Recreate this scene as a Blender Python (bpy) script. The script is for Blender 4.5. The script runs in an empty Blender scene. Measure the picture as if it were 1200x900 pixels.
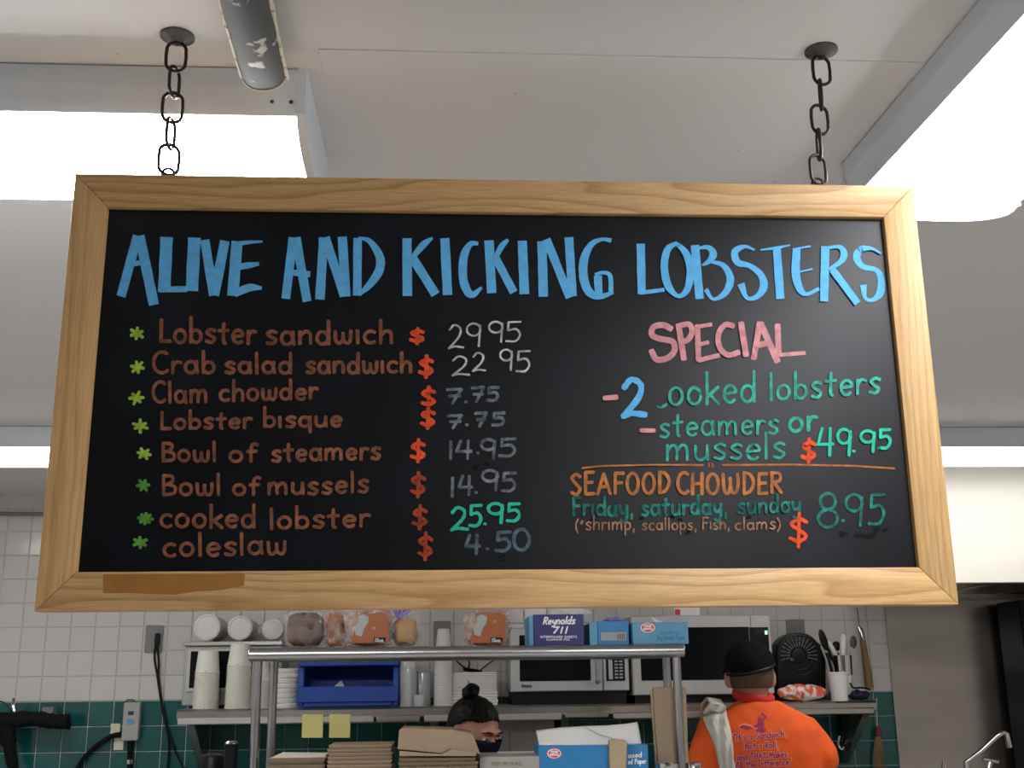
import bpy, bmesh, math, random
from mathutils import Vector, Matrix, noise
from mathutils.bvhtree import BVHTree
random.seed(7)
SC = bpy.context.scene
COL = SC.collection
# ------------------------------------------------------------------ camera
F = 1331.5
pit, yaw, rol = [math.radians(a) for a in (14.694, 3.577, -.665)]
CAM = Vector((0, 0, 1.6))
fw = Vector((math.sin(yaw) * math.cos(pit), math.cos(yaw) * math.cos(pit), math.sin(pit)))
r0 = Vector((math.cos(yaw), -math.sin(yaw), 0))
u0 = r0.cross(fw)
rt = r0 * math.cos(rol) + u0 * math.sin(rol)
up = -r0 * math.sin(rol) + u0 * math.cos(rol)
cd = bpy.data.cameras.new('camera')
cam = bpy.data.objects.new('camera', cd)
COL.objects.link(cam)
cd.sensor_width = 36
cd.lens = 36 * F / 1200
cd.clip_start = .01
cam.matrix_world = Matrix(((rt.x, up.x, -fw.x, CAM.x), (rt.y, up.y, -fw.y, CAM.y), (rt.z, up.z, -fw.z, CAM.z), (0, 0, 0, 1)))
SC.camera = cam
# ------------------------------------------------------------------ world, light levels, exposure
W = bpy.data.worlds.new('world')
SC.world = W
W.use_nodes = True
W.node_tree.nodes['Background'].inputs[0].default_value = (.6, .62, .65, 1)
W.node_tree.nodes['Background'].inputs[1].default_value = .3
LENS_RIGHT = 20.0
LENS_NEAR = 34.0
LENS_FAR = 10.0
LENS_UNSEEN = 17.0
SC.view_settings.view_transform = 'Standard'
SC.view_settings.look = 'None'
SC.view_settings.gamma = 1
SC.view_settings.use_curve_mapping = False
SC.view_settings.exposure = .2


def D(px, py):
    return fw + rt * ((px - 600) / F) + up * ((450 - py) / F)


def P(px, py, Y):
    d = D(px, py)
    return CAM + d * (Y / d.y)


def X(px, py, Y):
    return P(px, py, Y).x


def Z(px, py, Y):
    return P(px, py, Y).z


# ------------------------------------------------------------------ materials
def nodes(m):
    m.use_nodes = True
    nt = m.node_tree
    return nt, nt.nodes['Principled BSDF']


def lin(c):
    return tuple((v / 255 / 12.92 if v / 255 <= .04045 else ((v / 255 + .055) / 1.055) ** 2.4) for v in c)


def mat(name, c, rough=.5, metal=0, var=.0, scale=30, bump=0, stretch=(1, 1, 1), spec=.5, alpha=1, trans=0, objrand=0, c2=None, thr=None, coat=0):
    m = bpy.data.materials.new(name)
    nt, b = nodes(m)
    c = tuple(c) + (1,)
    b.inputs['Base Color'].default_value = c
    b.inputs['Roughness'].default_value = rough
    b.inputs['Metallic'].default_value = metal
    b.inputs['Specular IOR Level'].default_value = spec
    b.inputs['Alpha'].default_value = alpha
    b.inputs['Transmission Weight'].default_value = trans
    b.inputs['Coat Weight'].default_value = coat
    tc = nt.nodes.new('ShaderNodeTexCoord')
    mp = nt.nodes.new('ShaderNodeMapping')
    mp.inputs['Scale'].default_value = stretch
    nt.links.new(tc.outputs['Object'], mp.inputs[0])
    nz = nt.nodes.new('ShaderNodeTexNoise')
    nz.inputs['Scale'].default_value = scale
    nz.inputs['Detail'].default_value = 5
    nt.links.new(mp.outputs[0], nz.inputs['Vector'])
    mx = nt.nodes.new('ShaderNodeMix')
    mx.data_type = 'RGBA'
    if c2 is None:
        c2 = tuple(max(0, v * (1 - 2 * var)) for v in c[:3])
        mx.inputs['A'].default_value = tuple(min(1, v * (1 + var)) for v in c[:3]) + (1,)
    else:
        mx.inputs['A'].default_value = c
    mx.inputs['B'].default_value = tuple(c2)[:3] + (1,)
    fac = nz.outputs['Fac']
    if thr:
        mr = nt.nodes.new('ShaderNodeMapRange')
        mr.inputs['From Min'].default_value = thr[0]
        mr.inputs['From Max'].default_value = thr[1]
        nt.links.new(fac, mr.inputs[0])
        fac = mr.outputs[0]
    nt.links.new(fac, mx.inputs['Factor'])
    out = mx.outputs['Result']
    if objrand:
        oi = nt.nodes.new('ShaderNodeObjectInfo')
        hs = nt.nodes.new('ShaderNodeHueSaturation')
        mr = nt.nodes.new('ShaderNodeMapRange')
        mr.inputs['To Min'].default_value = 1 - objrand
        mr.inputs['To Max'].default_value = 1 + objrand
        nt.links.new(oi.outputs['Random'], mr.inputs[0])
        nt.links.new(mr.outputs[0], hs.inputs['Value'])
        nt.links.new(out, hs.inputs['Color'])
        out = hs.outputs[0]
    nt.links.new(out, b.inputs['Base Color'])
    if bump:
        bp = nt.nodes.new('ShaderNodeBump')
        bp.inputs['Strength'].default_value = bump
        bp.inputs['Distance'].default_value = .002
        nt.links.new(nz.outputs['Fac'], bp.inputs['Height'])
        nt.links.new(bp.outputs[0], b.inputs['Normal'])
    return m


def emis(name, c, s):
    m = bpy.data.materials.new(name)
    nt, b = nodes(m)
    b.inputs['Base Color'].default_value = (.8, .8, .8, 1)
    b.inputs['Emission Color'].default_value = tuple(c) + (1,)
    b.inputs['Emission Strength'].default_value = s
    return m


def wood(name, ax, c1, c2):
    """oak: long grain bands along ax (0 = x, 2 = z), distorted into cathedral figure, with fine pores"""
    m = bpy.data.materials.new(name)
    nt, b = nodes(m)
    N = nt.nodes.new
    L = nt.links.new
    tc = N('ShaderNodeTexCoord')
    mp = N('ShaderNodeMapping')
    mp.inputs['Scale'].default_value = (.13, 1, 1) if ax == 0 else (1, 1, .10)
    mp.inputs['Rotation'].default_value = (0, .05, 0)
    L(tc.outputs['Object'], mp.inputs[0])
    n1 = N('ShaderNodeTexNoise')
    n1.inputs['Scale'].default_value = 14
    n1.inputs['Detail'].default_value = 2
    L(mp.outputs[0], n1.inputs['Vector'])
    ml = N('ShaderNodeMath')
    ml.operation = 'MULTIPLY'
    ml.inputs[1].default_value = 9 if ax == 0 else 7
    L(n1.outputs['Fac'], ml.inputs[0])
    sx = N('ShaderNodeSeparateXYZ')
    L(tc.outputs['Object'], sx.inputs[0])
    m2 = N('ShaderNodeMath')
    m2.operation = 'MULTIPLY_ADD'
    m2.inputs[1].default_value = 60 if ax == 0 else 95
    L(sx.outputs['Z' if ax == 0 else 'X'], m2.inputs[0])
    L(ml.outputs[0], m2.inputs[2])
    fr = N('ShaderNodeMath')
    fr.operation = 'FRACT'
    L(m2.outputs[0], fr.inputs[0])
    cr = N('ShaderNodeValToRGB')
    cr.color_ramp.elements[0].position = 0
    cr.color_ramp.elements[0].color = tuple(c2) + (1,)
    cr.color_ramp.elements[1].position = .45
    cr.color_ramp.elements[1].color = tuple(c1) + (1,)
    e = cr.color_ramp.elements.new(.93)
    e.color = tuple(c1) + (1,)
    e = cr.color_ramp.elements.new(1)
    e.color = tuple(c2) + (1,)
    L(fr.outputs[0], cr.inputs[0])
    mp2 = N('ShaderNodeMapping')
    mp2.inputs['Scale'].default_value = (.06, 1, 1) if ax == 0 else (1, 1, .05)
    L(tc.outputs['Object'], mp2.inputs[0])
    n2 = N('ShaderNodeTexNoise')
    n2.inputs['Scale'].default_value = 420
    n2.inputs['Detail'].default_value = 3
    L(mp2.outputs[0], n2.inputs['Vector'])
    mr = N('ShaderNodeMapRange')
    mr.inputs['From Min'].default_value = .35
    mr.inputs['From Max'].default_value = .65
    mr.inputs['To Min'].default_value = .86
    mr.inputs['To Max'].default_value = 1.06
    L(n2.outputs['Fac'], mr.inputs[0])
    hs = N('ShaderNodeHueSaturation')
    L(mr.outputs[0], hs.inputs['Value'])
    L(cr.outputs[0], hs.inputs['Color'])
    L(hs.outputs[0], b.inputs['Base Color'])
    b.inputs['Roughness'].default_value = .45
    b.inputs['Specular IOR Level'].default_value = .3
    return m


M = {}
M['ceiling'] = mat('ceiling_paint', (.70, .69, .68), .75, scale=42, c2=(.42, .38, .34), thr=(.72, .76), bump=.05)
M['shopwall'] = mat('shop_wall', (.10, .09, .08), .8, var=.1, scale=3)
M['wallpaint'] = mat('wall_paint', (.62, .60, .57), .8, var=.03, scale=3)
M['floor'] = mat('floor_tile', (.50, .49, .47), .5, var=.15, scale=6)
M['grout'] = mat('grout', (.56, .55, .53), .9, var=.05)
M['green'] = mat('green_glaze', (.008, .105, .100), .16, var=.25, scale=9, objrand=.18)
M['white'] = mat('white_glaze', (.60, .585, .57), .16, var=.02, scale=5, objrand=.02)
M['steel'] = mat('brushed_steel', (.46, .44, .41), .33, 1, var=.08, scale=60, stretch=(.05, 1, 1), bump=.1)
M['steelwall'] = mat('steel_sheet', (.46, .43, .40), .27, 1, var=.16, scale=9, stretch=(.10, 1, 1))
M['hood'] = mat('hood_enamel', (.62, .61, .55), .35, var=.03, scale=2)
M['tube'] = mat('satin_tube', (.40, .40, .41), .28, 1)
M['fixture'] = mat('fixture_enamel', (.62, .67, .74), .5, var=.02)
M['lens_near'] = emis('lit_lens', (.98, .98, 1), LENS_NEAR)
M['lens_right'] = emis('lit_lens_right', (.98, .98, 1), LENS_RIGHT)
M['lens_far'] = emis('lit_lens_far', (1, .97, .93), LENS_FAR)
M['lens_unseen'] = emis('lit_lens_unseen', (1, .95, .88), LENS_UNSEEN)
M['oak_h'] = wood('oak_rail', 0, (.50, .31, .135), (.36, .20, .075))
M['oak_v'] = wood('oak_stile', 2, (.50, .31, .135), (.40, .235, .09))
M['varnish'] = mat('dark_varnish', (.30, .13, .025), .4, var=.15, scale=40)
M['board'] = mat('chalkboard', (.0012, .0018, .0040), .35, var=.3, scale=9, c2=(.0035, .006, .010), thr=(.45, .75), spec=.22)
M['rust'] = mat('dark_iron', (.035, .026, .022), .5, .7, var=.4, scale=200)
M['zinc'] = mat('dull_zinc', (.10, .10, .10), .5, .8, var=.2, scale=120)
M['pipe'] = mat('old_pipe', (.065, .07, .07), .8, 0, scale=26, c2=(.55, .53, .48), thr=(.58, .62))
M['pipeedge'] = mat('flaking_paint', (.62, .58, .48), .8, scale=90, c2=(.25, .15, .06), thr=(.55, .65), bump=.5)
M['black'] = mat('black_plastic', (.005, .005, .006), .4, var=.2, spec=.22)
M['rye'] = mat('dark_crust', (.15, .075, .035), .8, var=.4, scale=24, bump=.5)
M['gold'] = mat('golden_crust', (.60, .30, .07), .7, var=.35, scale=24, bump=.5)
M['blackm'] = mat('black_rubber', (.007, .007, .008), .8, var=.3, scale=60, bump=.4, spec=.15)
M['glassb'] = mat('dark_glass', (.006, .008, .010), .06, spec=.3)
M['silver'] = mat('silver_plastic', (.48, .48, .48), .4, .2, var=.03)
M['grey'] = mat('grey_plastic', (.20, .20, .20), .5, var=.05)
M['lgrey'] = mat('light_grey_plastic', (.36, .37, .36), .5, var=.03)
M['wplast'] = mat('white_plastic', (.70, .70, .68), .4, var=.02)
M['cup'] = mat('printed_cup', (.72, .72, .64), .6, scale=75, c2=(.22, .27, .22), thr=(.66, .70))
M['paper'] = mat('white_paper', (.76, .75, .72), .85, var=.03)
M['foam'] = mat('white_foam', (.72, .71, .68), .7, var=.04, scale=50)
M['cream'] = mat('cream_paper', (.68, .62, .50), .85, var=.04)
M['kraft'] = mat('kraft_card', (.33, .245, .16), .85, var=.08, scale=80)
M['kraftd'] = mat('dark_kraft_card', (.21, .155, .10), .85, var=.1, scale=80)
M['kraftl'] = mat('pale_kraft_paper', (.42, .33, .21), .85, var=.08, scale=60)
M['greycard'] = mat('grey_card', (.36, .34, .31), .8, var=.04)
M['blue'] = mat('blue_plastic', (.003, .06, .36), .5, var=.1)
M['navybox'] = mat('indigo_print', (.022, .022, .16), .4, var=.1)
M['bluebox'] = mat('sky_blue_print', (.02, .21, .47), .4, var=.06)
M['bluebox2'] = mat('pale_blue_print', (.10, .33, .52), .45, var=.06)
M['yellow'] = mat('yellow_note', (.75, .68, .26), .8, var=.03)
M['orange'] = mat('orange_cotton', (.85, .105, .008), .85, var=.08, scale=25, bump=.3)
M['redcloth'] = mat('red_cotton', (.55, .02, .015), .85, var=.1)
M['towel'] = mat('white_towel', (.68, .66, .58), .95, var=.08, scale=160, bump=.8)
M['skin'] = mat('skin', (.50, .25, .16), .5, var=.06, scale=20)
M['hair'] = mat('dark_hair', (.005, .0035, .003), .5, spec=.2, var=.4, scale=160, stretch=(1, 1, .2), bump=.6)
M['stubble'] = mat('cropped_hair', (.10, .055, .035), .8, var=.35, scale=300, bump=.4)
M['capcloth'] = mat('black_cap_cloth', (.005, .005, .006), .9, var=.3, scale=90, spec=.1)
M['mask'] = mat('navy_mask', (.006, .007, .018), .8, var=.2, spec=.15)
M['lips'] = mat('lips', (.35, .10, .09), .5)
M['eyew'] = mat('eye_white', (.75, .73, .70), .25)
M['pants'] = mat('dark_trousers', (.02, .022, .03), .9, var=.2)
M['bread'] = mat('bread_crust', (.36, .17, .06), .8, var=.3, scale=30)
M['blabel'] = mat('orange_label', (.36, .095, .022), .45, var=.10)
M['clear'] = mat('clear_plastic', (.80, .80, .84), .10, scale=60, c2=(.95, .95, 1), thr=(.5, .6), bump=1, alpha=.13, spec=.8)
M['clearcup'] = mat('frosted_plastic', (.70, .72, .74), .2, alpha=.45, spec=.8)
M['pinkbag'] = mat('pink_plastic', (.80, .42, .34), .2, scale=30, c2=(.85, .8, .78), thr=(.45, .6), alpha=.36, spec=.8)
M['violet'] = mat('violet_plastic', (.30, .22, .60), .4, var=.1)
M['foil'] = mat('crumpled_foil', (.85, .85, .92), .5, 0, var=.3)
M['woodh'] = mat('worn_wood_handle', (.28, .17, .07), .6, var=.25, scale=60, stretch=(1, 1, .2))
M['bluecloth'] = mat('dark_blue_plastic', (.01, .015, .06), .5)
M['redtop'] = mat('maroon_plastic', (.20, .02, .02), .5)
M['meat'] = mat('orange_packet', (.75, .13, .05), .35, scale=40, c2=(.75, .68, .64), thr=(.48, .56))
M['chrome'] = mat('chrome', (.65, .65, .65), .12, 1)
M['lcd'] = mat('display_grey', (.03, .04, .05), .2)
M['digits'] = emis('green_digits', (.15, 1, .25), 1.2)
M['redprint'] = mat('red_print', (.60, .03, .04), .5)
M['whiteprint'] = mat('white_print', (.80, .82, .85), .5)
M['darkprint'] = mat('dark_print', (.05, .04, .04), .6)
M['shirtprint'] = mat('magenta_print', (.33, .02, .10), .8)
M['shirtpink'] = mat('pink_print', (.90, .30, .22), .8)


def chalk(name, c, fade=.3, lo=.30, hi=.62):
    c2 = tuple(v * (1 - fade) + .008 * fade for v in c)
    return mat('chalk_' + name, c, .9, scale=110, c2=c2, thr=(lo, hi), spec=.1)


M['cblue'] = chalk('blue', (.115, .41, .74), .16)
M['cpink'] = chalk('pink', (.62, .28, .31), .35)
M['cbrown'] = chalk('brown', (.27, .105, .06), .5)
M['corange'] = chalk('orange', (.46, .17, .055), .45)
M['cwhite'] = chalk('white', (.62, .60, .58), .55)
M['cgrey'] = chalk('grey', (.19, .22, .25), .7)
M['cslate'] = chalk('slate', (.10, .15, .19), .6)
M['cgreen'] = chalk('green', (.03, .46, .31), .25)
M['cteal'] = chalk('teal', (.055, .40, .31), .5)
M['cdteal'] = chalk('dim_teal', (.03, .22, .19), .7)
M['cred'] = chalk('red', (.72, .085, .03), .35)
M['cdred'] = chalk('dim_red', (.36, .055, .03), .5)
M['clime'] = chalk('lime', (.34, .52, .06), .45)
M['cdlime'] = chalk('dim_lime', (.10, .30, .05), .45)
M['ctan'] = chalk('tan', (.38, .20, .12), .55)
M['csmudge'] = mat('wet_smudge', (.0015, .002, .003), .6, spec=.1)

# ------------------------------------------------------------------ mesh building
WL = {}


def prop(o, label=None, cat=None, group=None, kind=None):
    if label: o['label'] = label
    if cat: o['category'] = cat
    if group: o['group'] = group
    if kind: o['kind'] = kind
    return o


class MB:
    def __init__(s):
        s.v = []
        s.f = []
        s.m = []
        s.k = 0

    def add(s, vs, fs):
        n = len(s.v)
        s.v += [Vector(v) for v in vs]
        s.f += [tuple(i + n for i in f) for f in fs]
        s.m += [s.k] * len(fs)
        return s

    def box(s, x0, y0, z0, x1, y1, z1):
        vs = [(x, y, z) for x in (x0, x1) for y in (y0, y1) for z in (z0, z1)]
        return s.add(vs, [(0, 1, 3, 2), (4, 6, 7, 5), (0, 4, 5, 1), (2, 3, 7, 6), (0, 2, 6, 4), (1, 5, 7, 3)])

    def ext(s, poly, Y0, Y1):
        """polygon of (x, z) extruded from Y0 (front) to Y1"""
        n = len(poly)
        vs = [(x, Y0, z) for x, z in poly] + [(x, Y1, z) for x, z in poly]
        return s.add(vs, [tuple(range(n)), tuple(range(2 * n - 1, n - 1, -1))] + [(i, i + n, (i + 1) % n + n, (i + 1) % n) for i in range(n)])

    def extv(s, base, vec):
        n = len(base)
        vec = Vector(vec)
        vs = [Vector(p) for p in base]
        vs = vs + [p + vec for p in vs]
        return s.add(vs, [tuple(range(n - 1, -1, -1)), tuple(range(n, 2 * n))] + [(i, (i + 1) % n, (i + 1) % n + n, i + n) for i in range(n)])

    def tube(s, pts, r, seg=10, closed=False, flat=1):
        pts = [Vector(p) for p in pts]
        n = len(pts)
        rs = r if isinstance(r, (list, tuple)) else [r] * n
        vs = []
        prev = None
        for i, p in enumerate(pts):
            if closed:
                t = pts[(i + 1) % n] - pts[i - 1]
            else:
                t = pts[min(i + 1, n - 1)] - pts[max(i - 1, 0)]
            t.normalize()
            if prev is None:
                a = Vector((0, 0, 1)) if abs(t.z) < .9 else Vector((1, 0, 0))
                prev = (a - t * a.dot(t)).normalized()
            else:
                prev = (prev - t * prev.dot(t)).normalized()
            b = t.cross(prev)
            for k in range(seg):
                an = 2 * math.pi * k / seg
                vs.append(p + (prev * math.cos(an) + b * math.sin(an) * flat) * rs[i])
        fs = []
        for i in range(n if closed else n - 1):
            j = (i + 1) % n
            for k in range(seg):
                fs.append((i * seg + k, i * seg + (k + 1) % seg, j * seg + (k + 1) % seg, j * seg + k))
        if not closed:
            fs.append(tuple(range(seg - 1, -1, -1)))
            fs.append(tuple(range((n - 1) * seg, n * seg)))
        return s.add(vs, fs)

    def lathe(s, c, prof, seg=24, axis='z', sx=1, sy=1):
        """prof: (radius, height) list"""
        c = Vector(c)
        vs = []
        for r, h in prof:
            for k in range(seg):
                a = 2 * math.pi * k / seg
                x, y = r * math.cos(a) * sx, r * math.sin(a) * sy
                vs.append(c + (Vector((x, y, h)) if axis == 'z' else Vector((x, h, y)) if axis == 'y' else Vector((h, x, y))))
        fs = []
        for i in range(len(prof) - 1):
            for k in range(seg):
                fs.append((i * seg + k, i * seg + (k + 1) % seg, (i + 1) * seg + (k + 1) % seg, (i + 1) * seg + k))
        fs.append(tuple(range(seg - 1, -1, -1)))
        fs.append(tuple(range((len(prof) - 1) * seg, len(prof) * seg)))
        return s.add(vs, fs)

    def ell(s, c, r, seg=16, rings=10, rot=None):
        c = Vector(c)
        prof = []
        vs = []
        for i in range(rings + 1):
            t = math.pi * i / rings
            for k in range(seg):
                a = 2 * math.pi * k / seg
                q = Vector((r[0] * math.sin(t) * math.cos(a), r[1] * math.sin(t) * math.sin(a), -r[2] * math.cos(t)))
                if rot: q = rot @ q
                vs.append(c + q)
        fs = []
        for i in range(rings):
            for k in range(seg):
                fs.append((i * seg + k, i * seg + (k + 1) % seg, (i + 1) * seg + (k + 1) % seg, (i + 1) * seg + k))
        return s.add(vs, fs)

    def build(s, name, m, parent=None, bevel=0, smooth=True, seg=1, origin=None, **kw):
        me = bpy.data.meshes.new(name)
        if parent is not None:
            og = WL[parent.name]
        elif origin is not None:
            og = Vector(origin)
        else:
            xs = [v.x for v in s.v]; ys = [v.y for v in s.v]; zs = [v.z for v in s.v]
            og = Vector(((min(xs) + max(xs)) / 2, (min(ys) + max(ys)) / 2, min(zs)))
        me.from_pydata([tuple(v - og) for v in s.v], [], s.f)
        ms = m if isinstance(m, (list, tuple)) else [m]
        for q in ms:
            me.materials.append(M[q])
        for p, i in zip(me.polygons, s.m):
            p.material_index = i
        bm = bmesh.new()
        bm.from_mesh(me)
        bmesh.ops.remove_doubles(bm, verts=bm.verts, dist=1e-6)
        bmesh.ops.recalc_face_normals(bm, faces=bm.faces)
        if bevel:
            bmesh.ops.bevel(bm, geom=[e for e in bm.edges if len(e.link_faces) == 2 and e.calc_face_angle(0) > .5], offset=bevel, segments=seg, profile=.5, affect='EDGES', clamp_overlap=True)
        bm.to_mesh(me)
        bm.free()
        if smooth:
            for p in me.polygons: p.use_smooth = True
            me.set_sharp_from_angle(angle=.7)
        o = bpy.data.objects.new(name, me)
        COL.objects.link(o)
        if parent is not None:
            o.parent = parent
            WL[o.name] = og
        else:
            o.location = og
            WL[o.name] = og
        return prop(o, **kw)


def thing(name, loc, label, cat, group=None, kind=None):
    o = bpy.data.objects.new(name, None)
    COL.objects.link(o)
    o.location = loc
    o.empty_display_size = .05
    WL[o.name] = Vector(loc)
    return prop(o, label, cat, group, kind)


def copyobj(o, loc, parent=None, **kw):
    c = o.copy()
    COL.objects.link(c)
    c.location = loc
    if parent is not None: c.parent = parent
    return prop(c, **kw)


def pxbox(mb, x0, y0, x1, y1, Y, dep, zb=None):
    """box whose front face at depth Y covers the given part of the photograph"""
    xm, ym = (x0 + x1) / 2, (y0 + y1) / 2
    a, b = X(x0, ym, Y), X(x1, ym, Y)
    t = Z(xm, y0, Y)
    l = Z(xm, y1, Y) if zb is None else zb
    mb.box(a, Y, l, b, Y + dep, t)
    return a, b, l, t


def smoothpts(pts, n=5):
    if len(pts) < 3: return [Vector(p) for p in pts]
    out = []
    q = [Vector(p) for p in pts]
    q = [2 * q[0] - q[1]] + q + [2 * q[-1] - q[-2]]
    for i in range(1, len(q) - 2):
        for k in range(n):
            t = k / n
            a, b, c, d = q[i - 1:i + 3]
            out.append(.5 * ((2 * b) + (c - a) * t + (2 * a - 5 * b + 4 * c - d) * t * t + (3 * b - a - 3 * c + d) * t ** 3))
    out.append(q[-2])
    return out
# ------------------------------------------------------------------ the setting
ZC = 2.402
YW = 5.0
XL, XR, YF = -2.6, 3.2, -4.2
MB().box(XL, YF, -.1, XR, YW, 0).build('floor', 'floor', kind='structure')
MB().box(XL, YF, ZC, XR, YW + .1, ZC + .1).build('ceiling', 'ceiling', kind='structure')
MB().box(XL - .1, YF, 0, XL, YW, ZC).build('wall_left', 'wallpaint', kind='structure')
MB().box(XR, YF, 0, XR + .1, YW, ZC).build('wall_right', 'wallpaint', kind='structure')
MB().box(XL - .1, YF - .1, 0, XR + .1, YF, ZC).build('wall_front', 'shopwall', kind='structure')
wall = MB().box(XL - .1, YW, 0, XR + .1, YW + .1, ZC).build('wall_back', 'grout', kind='structure')
# drywall seam across the ceiling
MB().box(-.165, 1.335, ZC - .0012, XR, 1.395, ZC).build('trim_1', 'ceiling', kind='structure', bevel=.001)
# tiles
TP = .1008
X0 = X(47, 822, YW) - 2 * TP
ZB = Z(100, 822, YW)


def tilemesh(name, m):
    h = TP / 2 - .0016
    c = .0022
    mb = MB()
    vs = [(-h, 0, -h), (h, 0, -h), (h, 0, h), (-h, 0, h)]
    vs += [(-h, -.002, -h), (h, -.002, -h), (h, -.002, h), (-h, -.002, h)]
    k = h - c
    vs += [(-k, -.004, -k), (k, -.004, -k), (k, -.004, k), (-k, -.004, k)]
    fs = [(8, 9, 10, 11)] + [(4 + i, 4 + (i + 1) % 4, 8 + (i + 1) % 4, 8 + i) for i in range(4)] + [(i, (i + 1) % 4, 4 + (i + 1) % 4, 4 + i) for i in range(4)]
    mb.add(vs, fs)
    return vs, fs


tv, tf = tilemesh('tile', 'white')
tmesh = {}
for m in ('green', 'white'):
    me = bpy.data.meshes.new('tile')
    me.from_pydata(tv, [], tf)
    me.materials.append(M[m])
    tmesh[m] = me
rest = {'green': MB(), 'white': MB()}
wl = WL[wall.name]
XS = X(1041, 760, YW)
for r in range(-6, 9):
    m = 'green' if r < 0 else 'white'
    zc = ZB + (r + .5) * TP
    if zc + TP / 2 > ZC: continue
    for k in range(-7, 38):
        xc = X0 + (k + .5) * TP
        if xc - TP / 2 > XS - .003 or xc - TP / 2 < XL: continue
        vis = (-3 <= r <= 3 and xc > -1.98) or (r > 3 and -1.98 < xc < -1.52)
        if vis:
            o = bpy.data.objects.new('tile', tmesh[m])
            COL.objects.link(o)
            o.parent = wall
            o.location = Vector((xc, YW, zc)) - wl
            o.rotation_euler = (random.uniform(-.004, .004), 0, random.uniform(-.004, .004))
        else:
            rest[m].add([Vector(v) + Vector((xc, YW, zc)) for v in tv], tf)
for m in rest:
    rest[m].build('remaining_tiles', m, wall, kind='stuff', smooth=False)


# ------------------------------------------------------------------ wraparound ceiling fixtures
def fixture(cx, cy, ang, length, lensm, label, group='wraparound ceiling light fixtures'):
    """length along local x, width .29 along local y"""
    t = thing('ceiling_light', (cx, cy, ZC), label, 'light fixture', group)
    hw, L2 = .145, length / 2
    rot = Matrix.Rotation(ang, 3, 'Z')

    def T(mb):
        for i, v in enumerate(mb.v):
            mb.v[i] = rot @ v + Vector((cx, cy, ZC))
        return mb
    # housing: a shallow pan with a stepped side
    prof = [(-hw, -.002), (-hw, -.028), (-hw + .001, -.030), (-hw + .010, -.066), (-hw + .018, -.066), (-hw + .018, -.012), (hw - .018, -.012), (hw - .018, -.066), (hw - .010, -.066), (hw - .001, -.030), (hw, -.028), (hw, -.002)]
    n = len(prof)
    mb = MB()
    vs = [(x, y, z) for x in (-L2 + .004, L2 - .004) for y, z in prof]
    mb.add(vs, [(i, (i + 1) % n, (i + 1) % n + n, i + n) for i in range(n)])
    T(mb).build('housing', 'fixture', t)
    # lens: rounded trough
    mb = MB()
    pr = []
    for k in range(17):
        a = math.pi * k / 16
        pr.append((-(hw - .012) * math.copysign(abs(math.cos(a)) ** .8, math.cos(a)), -.058 - .038 * math.sin(a) ** .8))
    n = len(pr)
    vs = [(x, y, z) for x in (-L2 + .012, L2 - .012) for y, z in pr]
    mb.add(vs, [(i, i + 1, i + 1 + n, i + n) for i in range(n - 1)] + [(n - 1, 0, n, 2 * n - 1), tuple(range(n)), tuple(range(2 * n - 1, n - 1, -1))])
    T(mb).build('lens', lensm, t)
    for s in (-1, 1):
        mb = MB()
        pe = [(-hw - .001, 0), (-hw - .001, -.068)] + [(y * 1.05, z - .003) for y, z in pr[1:-1]] + [(hw + .001, -.068), (hw + .001, 0)]
        pe = [(y, z) for y, z in pe if abs(y) <= hw + .002]
        mb.extv([(s * (L2 - .012), y, z) for y, z in pe], (s * .012, 0, 0))
        T(mb).build('end_cap', 'fixture', t)
        for q in (.020, .045):
            mb = MB().ell((s * (L2 - q), -hw + .0045, -.048), (.0028, .0015, .0028), 8, 6)
            T(mb).build('rivet', 'zinc', t)
    return t


fixture(-.185 - .61, 1.53, 0, 1.22, 'lens_near', 'white boxy ceiling light right behind the top left corner of the menu board')
fixture(.795 + .025, 1.655 - 1.22, math.pi / 2 + .03, 2.44, 'lens_right', 'white ceiling light with a rounded glowing lens, running towards the viewer at the upper right')
fixture(-.98 - .61, 3.745, 0, 1.22, 'lens_far', 'small distant ceiling light above the white tile wall, left of the menu board')
fixture(1.22 + .61, 3.73, 0, 1.22, 'lens_far', 'small distant ceiling light in front of the cream hood, right of the menu board')
fixture(.90, -2.3, math.pi / 2, 2.44, 'lens_unseen', 'unseen ceiling light added in the shop behind the viewer, in line with the upper right one')  # unseen fixture, added for the glow on the right of the board

# ------------------------------------------------------------------ cut pipe under the ceiling
t = thing('ceiling_pipe', (P(295, 50, 1.25).x, 1.0, ZC), 'short grey pipe with flaking white paint, jutting in at the top left below the ceiling', 'pipe')
zr = ZC - .037
xa, ya = X(309, 98, 1.34), 1.345
mb = MB()
dirx = (P(297, 0, 1.13).x - xa) / (1.13 - ya)
RP = .0285


def pipept(Y, a, r, sq=.8):
    return Vector((xa + (Y - ya) * dirx * .25 + r * math.cos(a), Y, zr + r * sq * math.sin(a)))


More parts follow.
